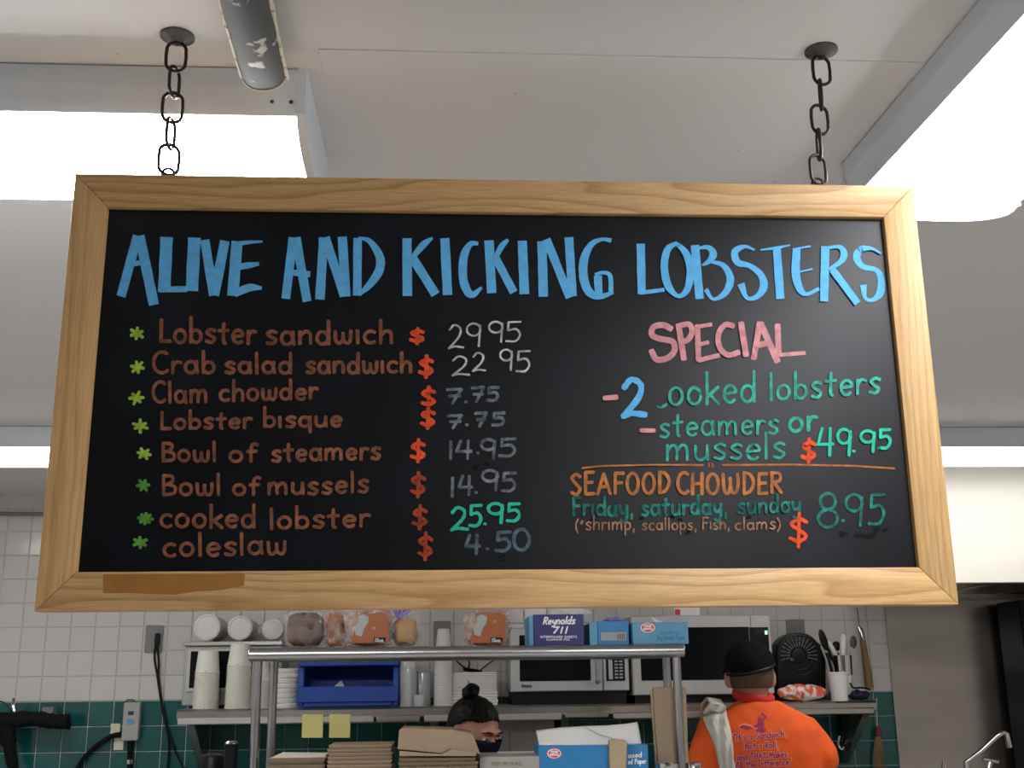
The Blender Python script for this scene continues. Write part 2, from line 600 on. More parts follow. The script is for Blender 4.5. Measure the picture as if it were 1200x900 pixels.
seg = 28
rings = [(ya, RP * .80), (ya - .004, RP * .93), (ya - .012, RP), (.7, RP * 1.02), (.3, RP * 1.02)]
vs = [pipept(Y, 2 * math.pi * k / seg, r) for Y, r in rings for k in range(seg)]
fs = [(i * seg + k, i * seg + (k + 1) % seg, (i + 1) * seg + (k + 1) % seg, (i + 1) * seg + k) for i in range(len(rings) - 1) for k in range(seg)] + [tuple(range(seg))]
mb.add(vs, fs)
mb.build('pipe', 'pipe', t)
for s in (0, math.pi):
    mb = MB()
    pts = []
    for i in range(40):
        Y = ya - .004 - i * .02
        pts.append(pipept(Y, s - (.12 if s == 0 else -.12), RP * (1 + random.uniform(-.02, .03))))
    mb.tube(pts, [random.uniform(.0024, .0048) for _ in pts], 6)
    mb.build('paint_ridge', 'pipeedge', t)
mb = MB()
mb.tube([pipept(ya - .004, math.pi + math.pi * k / 16, RP * .97) for k in range(17)], .002, 6)
mb.build('paint_ridge', 'pipeedge', t)
for q in (-.13, .0):
    MB().box(xa - .03, 1.0 + q, ZC - .016, xa + .03, 1.02 + q, ZC).build('pipe_strap', 'zinc', t)

# ------------------------------------------------------------------ menu board
YB = 1.3
FX0, FX1, FZ0, FZ1 = -.4478, .5952, 1.6807, 2.2041
IX0 = (X(124, 245, YB) + X(91, 668, YB)) / 2
IX1 = (X(1036, 258, YB) + X(1077, 662, YB)) / 2
IZ1 = (Z(125, 241, YB) + Z(1036, 256, YB)) / 2
IZ0 = (Z(91, 671, YB) + Z(1077, 664, YB)) / 2
board = thing('menu_board', (.0737, YB + .01, FZ0), 'oak framed chalkboard menu with blue headline about lobsters, hanging on two chains', 'menu board')
YP = YB + .008
MB().box(IX0 - .008, YP, IZ0 - .008, IX1 + .008, YP + .005, IZ1 + .008).build('chalkboard', 'board', board)
cbo = [o for o in bpy.data.objects if o.name == 'chalkboard'][0]
o4 = [(FX0, FZ0), (FX1, FZ0), (FX1, FZ1), (FX0, FZ1)]
i4 = [(IX0, IZ0), (IX1, IZ0), (IX1, IZ1), (IX0, IZ1)]
for i in range(4):
    j = (i + 1) % 4
    mb = MB()
    g = .0002
    a, b, c, d = o4[i], o4[j], i4[j], i4[i]
    ctr = ((a[0] + b[0] + c[0] + d[0]) / 4, (a[1] + b[1] + c[1] + d[1]) / 4)
    mb.ext([a, b, c, d], YB, YB + .022)
    o = mb.build('frame_rail', 'oak_h' if i % 2 == 0 else 'oak_v', board, bevel=.0012, seg=2)
# old varnish patch on the bottom rail
vp = [(121, 673), (287, 672), (286, 686), (262, 691), (230, 693), (205, 697), (180, 696), (152, 695), (121, 695)]
MB().ext([(P(a, b, YB).x, P(a, b, YB).z) for a, b in vp], YB - .0003, YB + .0002).build('varnish_patch', 'varnish', board, label='dark varnish patch on the bottom rail')

# ------------------------------------------------------------------ writing
def E(cx, cy, rx, ry, a0, a1, n=14):
    return [(cx + rx * math.cos(math.radians(a0 + (a1 - a0) * k / n)), cy + ry * math.sin(math.radians(a0 + (a1 - a0) * k / n))) for k in range(n + 1)]


S5 = [(.85, 1), (.2, 1), (.15, .6)] 
FONT = {
    'a': (1.0, [E(.45, .5, .38, .5, 60, 420), [(.86, 1), (.84, .5), (.92, 0)]]),
    'b': (.9, [[(.1, 1.9), (.1, 0)], E(.46, .48, .38, .48, 170, -170)]),
    'c': (.85, [E(.5, .5, .42, .5, 50, 310)]),
    'd': (1.0, [E(.45, .5, .38, .5, 40, 400), [(.86, 1.85), (.86, 0)]]),
    'e': (.9, [[(.12, .5), (.84, .58)] + E(.48, .5, .38, .5, 15, 315)]),
    'f': (.7, [[(.78, 1.6), (.5, 1.7), (.32, 1.3), (.3, 0)], [(.05, .95), (.68, 1)]]),
    'h': (.95, [[(.1, 1.9), (.1, 0)], [(.1, .6), (.45, 1), (.78, .8), (.82, 0)]]),
    'i': (.3, [[(.12, 1), (.14, 0)]]),
    'j': (.3, [[(.3, 1), (.3, -.4), (0, -.6)]]),
    'k': (.85, [[(.1, 1.9), (.1, 0)], [(.8, 1), (.12, .45)], [(.3, .55), (.85, 0)]]),
    'l': (.3, [[(.12, 1.85), (.14, 0)]]),
    'm': (1.5, [[(.1, 1), (.1, 0)], [(.1, .6), (.4, 1), (.66, .8), (.68, .05)], [(.68, .6), (1.0, 1), (1.28, .8), (1.32, 0)]]),
    'n': (.95, [[(.1, 1), (.1, 0)], [(.1, .6), (.45, 1), (.78, .8), (.82, 0)]]),
    'o': (.95, [E(.46, .5, .40, .5, 90, 460)]),
    'p': (.9, [[(.1, 1), (.1, -.75)], E(.46, .5, .38, .48, 170, -170)]),
    'q': (1.0, [E(.45, .5, .38, .5, 40, 400), [(.86, 1), (.86, -.6)]]),
    'r': (.65, [[(.1, 1), (.1, 0)], [(.1, .6), (.35, .98), (.66, .92)]]),
    's': (.8, [[(.75, .9), (.45, 1.02), (.15, .8), (.4, .55), (.72, .3), (.5, 0), (.1, .1)]]),
    't': (.75, [[(.38, 1.6), (.36, .2), (.5, 0)], [(.02, 1.0), (.72, 1.05)]]),
    'u': (.95, [[(.1, 1), (.12, .25), (.42, 0), (.76, .25), (.82, 1)], [(.82, 1), (.86, 0)]]),
    'v': (.85, [[(.05, 1), (.42, 0)], [(.42, 0), (.8, 1)]]),
    'w': (1.25, [[(.08, 1), (.14, .2), (.38, 0), (.6, .3), (.62, .85)], [(.62, .6), (.7, .15), (.95, 0), (1.12, .3), (1.15, 1)]]),
    'y': (.9, [[(.08, 1), (.15, .4), (.42, .2), (.75, .5)], [(.8, 1), (.76, -.3), (.45, -.7), (.15, -.5)]]),
    'g': (.95, [E(.45, .5, .38, .5, 40, 400), [(.84, 1), (.84, -.3), (.5, -.65), (.15, -.5)]]),
    'x': (.85, [[(.08, 1), (.8, 0)], [(.75, 1), (.05, 0)]]),
    'z': (.8, [[(.1, 1), (.72, 1)], [(.72, 1), (.08, 0)], [(.08, 0), (.75, 0)]]),
    ',': (.35, [[(.2, .15), (.15, -.35)]]),
    '.': (.35, [[(.15, .12), (.2, 0)]]),
    "'": (.3, [[(.15, 1.8), (.12, 1.4)]]),
    '"': (.5, [[(.12, 1.8), (.10, 1.4)], [(.35, 1.8), (.33, 1.4)]]),
    '(': (.45, [[(.4, 1.5), (.12, .9), (.12, .2), (.35, -.4)]]),
    ')': (.45, [[(.05, 1.5), (.35, .9), (.35, .2), (.05, -.4)]]),
    '*': (.5, [[(.05, .9), (.4, 1.1)], [(.25, 1.25), (.2, .75)]]),
    '-': (.7, [[(.05, .5), (.6, .5)]]),
    ' ': (.6, []),
}
# capitals and digits, height 1
CAPS = {
    'A': (.75, [[(.05, 0), (.36, 1)], [(.36, 1), (.72, 0)], [(.16, .36), (.60, .38)]]),
    'B': (.62, [[(.1, 1), (.1, 0)], [(.1, .98), (.42, .95), (.48, .75), (.3, .55), (.1, .52)], [(.3, .54), (.56, .4), (.52, .1), (.1, .02)]]),
    'C': (.66, [E(.42, .5, .34, .5, 55, 310)]),
    'D': (.66, [[(.1, 1), (.1, 0)], [(.08, 1), (.4, .92), (.6, .55), (.42, .12), (.08, 0)]]),
    'E': (.56, [[(.1, 1), (.1, 0)], [(.1, 1), (.52, 1)], [(.1, .52), (.46, .54)], [(.1, 0), (.54, .02)]]),
    'F': (.54, [[(.1, 1), (.1, 0)], [(.1, 1), (.54, 1)], [(.1, .52), (.46, .54)]]),
    'H': (.68, [[(.1, 1), (.1, 0)], [(.6, 1), (.6, 0)], [(.1, .5), (.6, .52)]]),
    'I': (.24, [[(.12, 1), (.12, 0)]]),
    'L': (.52, [[(.12, 1), (.1, 0)], [(.1, .02), (.5, .02)]]),
    'M': (.85, [[(.08, 0), (.14, 1)], [(.14, 1), (.42, .3)], [(.42, .3), (.7, 1)], [(.7, 1), (.78, 0)]]),
    'N': (.72, [[(.1, 0), (.1, 1)], [(.1, 1), (.6, 0)], [(.6, 0), (.62, 1)]]),
    'O': (.72, [E(.36, .5, .30, .5, 90, 460)]),
    'P': (.6, [[(.1, 1), (.1, 0)], [(.1, .98), (.5, .92), (.5, .6), (.1, .48)]]),
    'R': (.64, [[(.1, 1), (.1, 0)], [(.1, .98), (.5, .92), (.5, .6), (.1, .5)], [(.22, .5), (.6, 0)]]),
    'S': (.6, [[(.52, .88), (.32, 1.0), (.1, .8), (.3, .54), (.52, .28), (.34, 0), (.06, .12)]]),
    'T': (.62, [[(.32, 1), (.32, 0)], [(.02, 1), (.62, 1)]]),
    'W': (.95, [[(.06, 1), (.12, .25), (.3, 0), (.44, .3), (.44, .8)], [(.44, .5), (.55, .08), (.76, .1), (.86, .5), (.82, 1)]]),
    'Y': (.62, [[(.05, 1), (.3, .5)], [(.58, 1), (.25, 0)]]),
    'K': (.64, [[(.1, 1), (.1, 0)], [(.56, 1), (.12, .5)], [(.2, .55), (.6, 0)]]),
    'U': (.66, [[(.1, 1), (.12, .2), (.34, 0), (.54, .2), (.58, 1)]]),
    'V': (.66, [[(.05, 1), (.33, 0)], [(.33, 0), (.62, 1)]]),
    '^': (.5, [[(.06, .95), (.46, 1)], [(.46, 1), (.2, 0)]]),
    '0': (.62, [E(.31, .5, .25, .5, 90, 460)]),
    '1': (.24, [[(.12, 1), (.1, 0)]]),
    '2': (.6, [[(.08, .78), (.25, 1), (.46, .85), (.4, .5), (.06, .02)], [(.06, .02), (.25, .1), (.56, .06)]]),
    '4': (.6, [[(.2, 1), (.06, .4)], [(.06, .4), (.56, .42)], [(.46, 1), (.44, 0)]]),
    '5': (.56, [[(.14, .96), (.12, .56)], [(.12, .56), (.38, .62), (.5, .35), (.36, .04), (.06, .04)], [(.14, .96), (.52, .98)]]),
    '7': (.5, [[(.06, .95), (.46, 1)], [(.46, 1), (.2, 0)], [(.12, .5), (.42, .52)]]),
    '8': (.58, [E(.3, .76, .19, .24, 270, -90) + E(.3, .26, .24, .26, 90, 450)]),
    '9': (.56, [E(.28, .72, .21, .27, 20, 380), [(.48, .9), (.44, 0)]]),
    '$': (.5, [[(.46, .74), (.28, .84), (.08, .68), (.26, .5), (.44, .3), (.26, .14), (.04, .24)], [(.27, 1.02), (.25, -.04)]]),
}
CR = 1.75


def glyph(ch):
    if ch in FONT: return FONT[ch]
    w, st = CAPS[ch]
    return (w * CR, [[(x * CR, y * CR) for x, y in s] for s in st])


def ribbon(mb, pts, w, fn, cap=.35, jit=.08):
    """pts in 2-D (y down), w width or list; fn maps 2-D to space"""
    pts = [Vector((p[0], p[1])) for p in pts]
    n = len(pts)
    ws = list(w) if isinstance(w, (list, tuple)) else [w] * n
    ws = [q * (1 + random.uniform(-jit, jit)) for q in ws]
    d0 = (pts[0] - pts[1]).normalized()
    d1 = (pts[-1] - pts[-2]).normalized()
    pts = [pts[0] + d0 * ws[0] * cap] + pts + [pts[-1] + d1 * ws[-1] * cap]
    ws = [ws[0] * .62] + ws + [ws[-1] * .62]
    if cap == 0:
        pts = pts[1:-1]; ws = ws[1:-1]
    n = len(pts)
    vs = []
    for i in range(n):
        t = pts[min(i + 1, n - 1)] - pts[max(i - 1, 0)]
        if t.length < 1e-9: t = Vector((1, 0))
        t.normalize()
        nn = Vector((-t.y, t.x)) * ws[i] / 2
        vs += [fn(*(pts[i] + nn)), fn(*(pts[i] - nn))]
    mb.add(vs, [(2 * i, 2 * i + 1, 2 * i + 3, 2 * i + 2) for i in range(n - 1)])


def write(mb, text, x0, x1, yb0, yb1, xh, w, fn, slant=0, wob=.04, jit=.1):
    tot = sum(glyph(c)[0] for c in text) + .22 * (len(text) - 1)
    sc = (x1 - x0) / tot
    cx = 0
    for ch in text:
        gw, st = glyph(ch)
        dy = random.uniform(-wob, wob) * xh
        k = 1 + random.uniform(-wob, wob)
        for s in st:
            q = [(x0 + (cx + x) * sc, yb0 + (yb1 - yb0) * ((cx + x) / tot) - y * xh * k + dy) for x, y in s]
            q = [(a + slant * (yb0 - b), b) for a, b in q]
            if 2 < len(q) < 10:
                q = [(v.x, v.y) for v in smoothpts([(a, b, 0) for a, b in q], 5)]
            ribbon(mb, q, w, fn, jit=jit)
        cx += gw + .22


LAY = [0, 0]


def onboard(px, py):
    p = P(px, py, YP)
    LAY[1] = (LAY[1] + 1) % 400
    p.y = YP - .0004 - LAY[0] - 5e-6 * LAY[1]
    return p


# headline, traced stroke by stroke: (zoom origin x, y, scale) then strokes [(points), widths]
HZ = {1: (100, 250, 4.0), 2: (360, 250, 4.0), 3: (600, 250, 4.285), 4: (820, 250, 4.285)}
HEAD = [
    (1, 'headline_letter', [([(245, 105), (168, 390)], 44), ([(255, 105), (322, 430)], 47), ([(222, 238), (285, 228)], 24)]),
    (1, 'headline_letter', [([(382, 112), (370, 370)], 58), ([(350, 358), (478, 356)], 28)]),
    (1, 'headline_letter', [([(512, 115), (500, 365)], 58)]),
    (1, 'headline_letter', [([(560, 125), (603, 386)], 44), ([(655, 130), (605, 386)], 46)]),
    (1, 'headline_letter', [([(712, 132), (692, 388)], 52), ([(700, 148), (760, 138), (832, 134)], [26, 18, 9]), ([(720, 252), (770, 245), (815, 238)], [30, 28, 16]), ([(700, 378), (770, 350), (828, 352)], [34, 36, 14])]),
    (1, 'headline_letter', [([(975, 115), (940, 402)], 42), ([(988, 115), (1040, 415)], 42), ([(958, 278), (1055, 288)], 28)]),
    (2, 'headline_letter', [([(78, 115), (60, 406)], 44), ([(85, 115), (175, 390)], 42), ([(165, 112), (182, 392)], 44)]),
    (2, 'headline_letter', [([(237, 118), (235, 388)], 40), ([(240, 116), (295, 135), (340, 205), (338, 270), (295, 335), (242, 386)], [10, 26, 40, 42, 34, 14])]),
    (2, 'headline_letter', [([(468, 120), (470, 390)], 44), ([(588, 118), (545, 150), (496, 208)], [12, 32, 22]), ([(492, 208), (602, 384)], 42)]),
    (2, 'headline_letter', [([(645, 120), (658, 383)], 44)]),
    (2, 'headline_letter', [([(802, 142), (765, 145), (735, 200), (730, 300), (752, 368), (780, 380), (818, 348)], [16, 26, 38, 40, 38, 30, 12])]),
    (2, 'headline_letter', [([(852, 128), (865, 375)], 44), ([(942, 124), (912, 155), (880, 215)], [14, 28, 22]), ([(882, 208), (968, 372)], 38)]),
    (2, 'headline_letter', [([(1008, 130), (1018, 380)], 44)]),
    (3, 'headline_letter', [([(150, 142), (157, 420)], 46), ([(172, 132), (290, 425)], 42), ([(285, 122), (303, 418)], 44)]),
    (3, 'headline_letter', [([(498, 138), (450, 133), (398, 158), (362, 230), (358, 320), (385, 395), (440, 420), (508, 398)], [22, 18, 30, 42, 44, 42, 30, 16]), ([(430, 315), (435, 415)], 40), ([(415, 310), (460, 300), (492, 318), (496, 400)], [16, 18, 24, 24])]),
    (3, 'headline_letter', [([(645, 155), (650, 408)], 42), ([(640, 402), (765, 386)], 20)]),
    (3, 'headline_letter', [([(828, 150), (780, 185), (763, 270), (782, 365), (832, 418), (878, 385), (894, 290), (872, 205), (818, 148)], [16, 34, 38, 38, 20, 34, 38, 36, 16])]),
    (3, 'headline_letter', [([(918, 160), (942, 430)], 42), ([(930, 176), (985, 172), (1010, 205), (990, 240), (955, 262)], [12, 24, 38, 26, 10]), ([(990, 242), (1060, 262), (1096, 330), (1070, 400), (1010, 432), (972, 382)], [12, 26, 38, 32, 16, 24])]),
    (4, 'headline_letter', [([(275, 185), (225, 168), (175, 195), (190, 248), (250, 265), (305, 310), (320, 370), (285, 420), (235, 425), (205, 355)], [10, 18, 36, 34, 26, 34, 40, 26, 20, 38])]),
    (4, 'headline_letter', [([(385, 175), (403, 432)], 42), ([(303, 186), (380, 176), (452, 162)], [8, 14, 8])]),
    (4, 'headline_letter', [([(485, 178), (480, 300), (500, 380), (535, 408), (598, 380)], [40, 42, 36, 20, 18]), ([(480, 180), (557, 168)], 9), ([(497, 297), (565, 282)], 9)]),
    (4, 'headline_letter', [([(628, 168), (622, 445)], 42), ([(640, 175), (700, 172), (722, 205), (705, 245), (645, 285)], [12, 22, 36, 28, 12]), ([(662, 283), (790, 455)], 36)]),
    (4, 'headline_letter', [([(908, 205), (860, 180), (805, 185), (788, 225), (820, 268), (885, 285), (910, 330), (905, 400), (868, 435), (830, 425), (820, 360)], [10, 16, 34, 36, 28, 24, 34, 38, 20, 18, 34])]),
]


def strokes(zk, sts, m, name, flatcap=False):
    ox, oy, sc = zk
    mb = MB()
    for pts, w in sts:
        if len(pts) > 2:
            ws = w if isinstance(w, list) else [w] * len(pts)
            q = smoothpts([(a, b, c) for (a, b), c in zip(pts, ws)], 5)
            pp = [(v.x, v.y) for v in q]
            ww = [max(4, v.z) for v in q]
        else:
            pp, ww = pts, w
            if not isinstance(w, list):
                (a, b), (c, d) = pts
                pp = [(a + (c - a) * k / 6, b + (d - b) * k / 6) for k in range(7)]
                ww = [w] * 7
        pp = [(ox + a / sc, oy + b / sc) for a, b in pp]
        ww = [x / sc for x in ww]
        ribbon(mb, pp, ww, onboard, cap=0 if flatcap else .2, jit=.035)
    return mb.build(name, m, cbo, smooth=False)


cbo['label'] = 'black writing panel covered in coloured chalk marker writing'
for z, nm, sts in HEAD:
    strokes(HZ[z], sts, 'cblue', nm, True)
SPEC = [
    (3, [([(800, 582), (760, 562), (710, 572), (702, 612), (745, 632), (805, 645), (815, 690), (780, 728), (725, 735), (698, 690)], 30)]),
    (3, [([(835, 560), (862, 735)], 30), ([(840, 565), (890, 560), (902, 600), (880, 638), (850, 645)], 28)]),
    (3, [([(930, 565), (935, 740)], 28), ([(930, 572), (1000, 560)], 20), ([(935, 662), (985, 650)], 20), ([(935, 740), (1038, 715)], 24)]),
    (4, [([(168, 568), (125, 562), (92, 610), (98, 675), (140, 714), (195, 700)], 28)]),
    (4, [([(205, 552), (230, 718)], 30)]),
    (4, [([(298, 552), (270, 730)], 30), ([(305, 552), (390, 745)], 32), ([(280, 665), (350, 650)], 30)]),
    (4, [([(390, 560), (395, 710)], 30), ([(400, 712), (528, 702)], 20)]),
]
for z, sts in SPEC:
    strokes(HZ[z], sts, 'cpink', 'special_letter')

WORDS = [  # text, x0, x1, base0, base1, x-height, width, material
    ('Lobster', 186, 300, 401, 403, 15, 4.2, 'cbrown'), ('sandwich', 311, 461, 404, 402, 14.5, 4.2, 'cbrown'),
    ('Crab', 178, 252, 438, 437, 13.5, 4.2, 'cbrown'), ('salad', 263, 343, 437, 438, 12.5, 4.2, 'cbrown'), ('sandwich', 358, 483, 437, 437, 12.5, 4.2, 'cbrown'),
    ('Clam', 178, 244, 472, 472, 13.5, 4.0, 'cbrown'), ('chowder', 257, 372, 470, 468, 12.5, 4.0, 'cbrown'),
    ('Lobster', 187, 295, 503, 502, 11.5, 4.0, 'cbrown'), ('bisque', 309, 401, 501, 499, 11.5, 4.0, 'cbrown'),
    ('Bowl', 189, 254, 541, 541, 12.5, 4.0, 'cbrown'), ('of', 269, 301, 541, 541, 12, 4.0, 'cbrown'), ('steamers', 318, 446, 541, 538, 12.5, 4.0, 'cbrown'),
    ('Bowl', 189, 259, 580, 580, 13, 4.0, 'cbrown'), ('of', 273, 304, 580, 580, 12, 4.0, 'cbrown'), ('mussels', 314, 432, 580, 577, 13, 4.0, 'cbrown'),
    ('cooked', 188, 300, 618, 618, 14, 4.0, 'cbrown'), ('lobster', 316, 433, 620, 617, 13, 4.0, 'cbrown'),
    ('coleslaw', 191, 336, 652, 649, 14, 4.0, 'cbrown'),
    ('ooked', 783, 886, 475, 471, 20, 3.6, 'cteal'), ('lobsters', 901, 1031, 469, 461, 17, 3.6, 'cteal'),
    ('steamers', 772, 912, 512, 508, 15.5, 3.2, 'cteal'), ('or', 924, 957, 506, 504, 16, 4.2, 'cteal'),
    ('mussels', 780, 920, 540, 537, 17, 3.3, 'cteal'),
    ('SEAFOOD', 668, 785, 580, 578, 14, 4.0, 'corange'), ('CHOWDER', 792, 916, 579, 578, 13.5, 4.0, 'corange'),
    ('Friday,', 670, 742, 604, 604, 11.5, 3.6, 'cdteal'), ('saturday,', 751, 852, 604, 602, 11.5, 3.4, 'cdteal'), ('sunday', 864, 938, 602, 599, 11.5, 3.2, 'cdteal'),
    ('(*shrimp,', 674, 744, 621, 621, 8.5, 2, 'ctan'), ('scallops,', 752, 816, 621, 621, 7.5, 1.9, 'ctan'), ('Fish,', 822, 855, 620, 620, 7.5, 1.9, 'ctan'), ('clams)', 861, 914, 621, 620, 8, 1.9, 'ctan'),
]
for tx, x0, x1, b0, b1, xh, w, m in WORDS:
    mb = MB()
    write(mb, tx, x0, x1, b0, b1, xh, w, onboard)
    mb.build('menu_word', m, cbo, smooth=False)


def num(items, m, w, name='price'):
    mb = MB()
    for ch, x0, x1, yt, yb in items:
        if ch == '.':
            ribbon(mb, [(x0 - .8, yb), (x0 + .8, yb + .3)], 3.4, onboard)
            continue
        gw, st = CAPS[ch]
        for s in st:
            xs = [x for q in st for x, _ in q]
            k = (x1 - x0) / max(max(xs) - min(xs), .16)
            q = [(x0 + (x - min(xs)) * k, yb - y * (yb - yt)) for x, y in s]
            if 2 < len(q) < 10:
                q = [(v.x, v.y) for v in smoothpts([(a, b, 0) for a, b in q], 5)]
            ribbon(mb, q, w, onboard, jit=.15)
    mb.build(name, m, cbo, smooth=False)


num([('2', 526, 543, 381, 409), ('9', 547, 563, 379, 406), ('9', 573, 589, 377, 401), ('5', 593, 610, 377, 401)], 'cwhite', 2.4)
num([('2', 530, 550, 418, 441), ('2', 554, 569, 414, 436), ('9', 586, 600, 410, 434), ('5', 605, 621, 411, 436)], 'cwhite', 2.4)
num([('7', 524, 541, 456, 473), ('.', 546, 0, 0, 471), ('7', 553, 567, 454, 471), ('5', 571, 584, 454, 470)], 'cgrey', 3.6)
num([('7', 525, 541, 487, 502), ('.', 547, 0, 0, 498), ('7', 557, 570, 484, 500), ('5', 577, 591, 484, 499)], 'cgrey', 3.6)
num([('1', 528, 530, 518, 538), ('4', 535, 552, 517, 538), ('.', 560, 0, 0, 531), ('9', 564, 580, 515, 538), ('5', 585, 604, 514, 535)], 'cgrey', 3.6)
num([('1', 530, 532, 560, 582), ('4', 538, 553, 558, 580), ('.', 558, 0, 0, 577), ('9', 565, 583, 551, 575), ('5', 588, 604, 554, 576)], 'cgrey', 3.4)
num([('2', 529, 548, 595, 622), ('5', 550, 564, 592, 617), ('.', 568.2, 0, 0, 614), ('9', 572, 589, 590, 613), ('5', 594, 609, 590, 611)], 'cgreen', 3.8)
num([('4', 546, 562, 627, 649), ('.', 571, 0, 0, 643), ('5', 581, 598, 623, 646), ('0', 602, 620, 620, 645)], 'cslate', 4)
num([('2', 730, 756, 445, 489)], 'cblue', 7, 'quantity')
num([('4', 958, 976, 502, 534), ('.', 1000, 0, 0, 529), ('9', 981, 996, 503, 534), ('9', 1008, 1024, 505, 530), ('5', 1029, 1043, 503, 526)], 'cgreen', 3.6)
num([('8', 959, 981, 578, 618), ('.', 988, 0, 0, 610), ('9', 991, 1010, 579, 616), ('5', 1018, 1036, 579, 615)], 'cdteal', 3.6)
for x, y, m, k in [(488.5, 394, 'cred', .72), (499, 430, 'cred', 1), (501.5, 466, 'cred', 1), (501, 490, 'cred', .95), (489.5, 528, 'cred', 1.05), (489.5, 568, 'cdred', 1.15), (491.5, 606, 'cdred', 1.1), (498, 640, 'cdred', 1.25), (947, 528, 'cred', 1.1), (935, 621, 'cred', 1.55)]:
    num([('$', x - 7.5 * (1 if k < 1.3 else 1.3), x + 8 * (1 if k < 1.3 else 1.3), y - 12 * k, y + 12 * k)], m, 4.4, 'dollar_sign')
for i, (x, y) in enumerate([(160.6, 391), (161.3, 430.6), (160.3, 466.7), (164.8, 499.5), (169.2, 532), (168.2, 569), (171, 608), (164.8, 636)]):
    mb = MB()
    a0 = random.uniform(0, 60)
    for k in range(3 if i != 6 else 4):
        a = math.radians(a0 + k * (60 if i != 6 else 45) + random.uniform(-8, 8))
        r = random.uniform(7, 9.5)
        ribbon(mb, [(x - r * math.cos(a), y - r * .85 * math.sin(a)), (x, y), (x + r * math.cos(a), y + r * .85 * math.sin(a))], [3.6, 4.6, 3.6], onboard)
    mb.build('asterisk', 'clime' if i < 5 else 'cdlime', cbo, smooth=False)
for (x0, y0, x1, y1, w, m) in [(708, 467, 722, 466, 6, 'cred'), (751, 505, 766, 505, 5.5, 'cred')]:
    mb = MB()
    ribbon(mb, [(x0, y0), (x1, y1)], w, onboard)
    mb.build('dash', 'cpink', cbo, smooth=False)
mb = MB()
ribbon(mb, [(682, 549), (705, 546.5), (760, 545), (824, 545)], 2.2, onboard)
ribbon(mb, [(847, 545), (930, 544.5), (1000, 546), (1048, 549)], 2.2, onboard)
ribbon(mb, [(830.5, 543), (831, 547)], 2, onboard)
ribbon(mb, [(834.5, 543), (835, 547)], 2, onboard)
mb.build('divider_line', 'corange', cbo, smooth=False)
mb = MB()
ribbon(mb, E(776, 469, 9, 9, 100, 130, 4), 2, onboard)
ribbon(mb, [(776, 477), (781, 474)], 3.4, onboard)
mb.build('half_erased_letter', 'cteal', cbo, smooth=False)
mb = MB()
LAY[0] = -.0002
for _ in range(26):
    x, y, r = random.choice([(970, 636, 9), (1005, 632, 5), (1018, 630, 7), (990, 626, 4), (1030, 624, 5), (700, 609, 3), (745, 607, 4), (790, 607, 4), (880, 610, 4), (560, 508, 4), (565, 545, 4), (590, 655, 3), (812, 626, 3)])
    x += random.uniform(-8, 8); y += random.uniform(-4, 4)
    LAY[1] = 0
    ribbon(mb, [(x - r * .6, y), (x, y - 1), (x + r * .6, y + random.uniform(-2, 2))], [r * .6, r, r * .5], onboard)
mb.build('smudges', 'csmudge', cbo, smooth=False, kind='stuff')
LAY[0] = 0


# ------------------------------------------------------------------ chains
def linkpts(c, L, Wd, ang, tilt=0):
    """stadium outline, long axis z, width axis turned by ang about z"""
    c = Vector(c)
    pts = []
    h = (L - Wd) / 2
    for k in range(20):
        a = 2 * math.pi * k / 20
        x = Wd / 2 * math.cos(a)
        z = Wd / 2 * math.sin(a) + (h if math.sin(a) > 1e-6 else -h if math.sin(a) < -1e-6 else 0)
        pts.append(c + Vector((x * math.cos(ang), x * math.sin(ang), 0)) + Vector((tilt * z, 0, z)))
    return pts


def chain(xt, xb, label):
    Yc = 1.312
    t = thing('hanging_chain', (xt, Yc, ZC), label, 'chain', 'chains holding the menu board')
    MB().lathe((xt, Yc, ZC), [(.0, -.010), (.006, -.010), (.009, -.0075), (.019, -.004), (.0215, -.0025), (.0215, 0)], 28).build('ceiling_plate', 'zinc', t)
    MB().ell((xt, Yc, ZC - .010), (.0055, .0055, .0035), 10, 6).build('plate_bolt', 'rust', t)
    top, bot = ZC - .012, FZ1 + .008
    n = 5
    pitch = (top - bot) / n
    L = pitch + .0055
    for k in range(n):
        zc = top - pitch * (k + .5)
        f = (k + .5) / n
        x = xt + (xb - xt) * f
        MB().tube(linkpts((x, Yc, zc), L, .0245, (.12, 1.25, .2, 1.35, .3)[k] + .05), .0022, 8, closed=True).build('chain_link', 'rust', t)
    # screw eye in the top rail of the board
    mb = MB()
    mb.tube([(xb + .007 * math.cos(a), Yc, FZ1 + .007 + .007 * math.sin(a)) for a in [math.radians(18 * q) for q in range(20)]], .0018, 6, closed=True)
    mb.lathe((xb, Yc, FZ1), [(.006, 0), (.006, .002)], 12)
    mb.build('screw_eye', 'rust', t)


chain(X(208, 43, 1.312), X(197, 200, 1.312), 'rusty dark chain above the left end of the menu board')
chain(X(962, 57, 1.312), X(958, 212, 1.312), 'rusty dark chain above the right end of the menu board')
def _b(self, name, m, parent=None, bevel=0, smooth=True, seg=1, origin=None, cat=None, **kw):
    o = _ob(self, name, m, parent, bevel, smooth, seg, origin, **kw)
    if cat: o['category'] = cat
    return o


_ob = MB.build
MB.build = _b


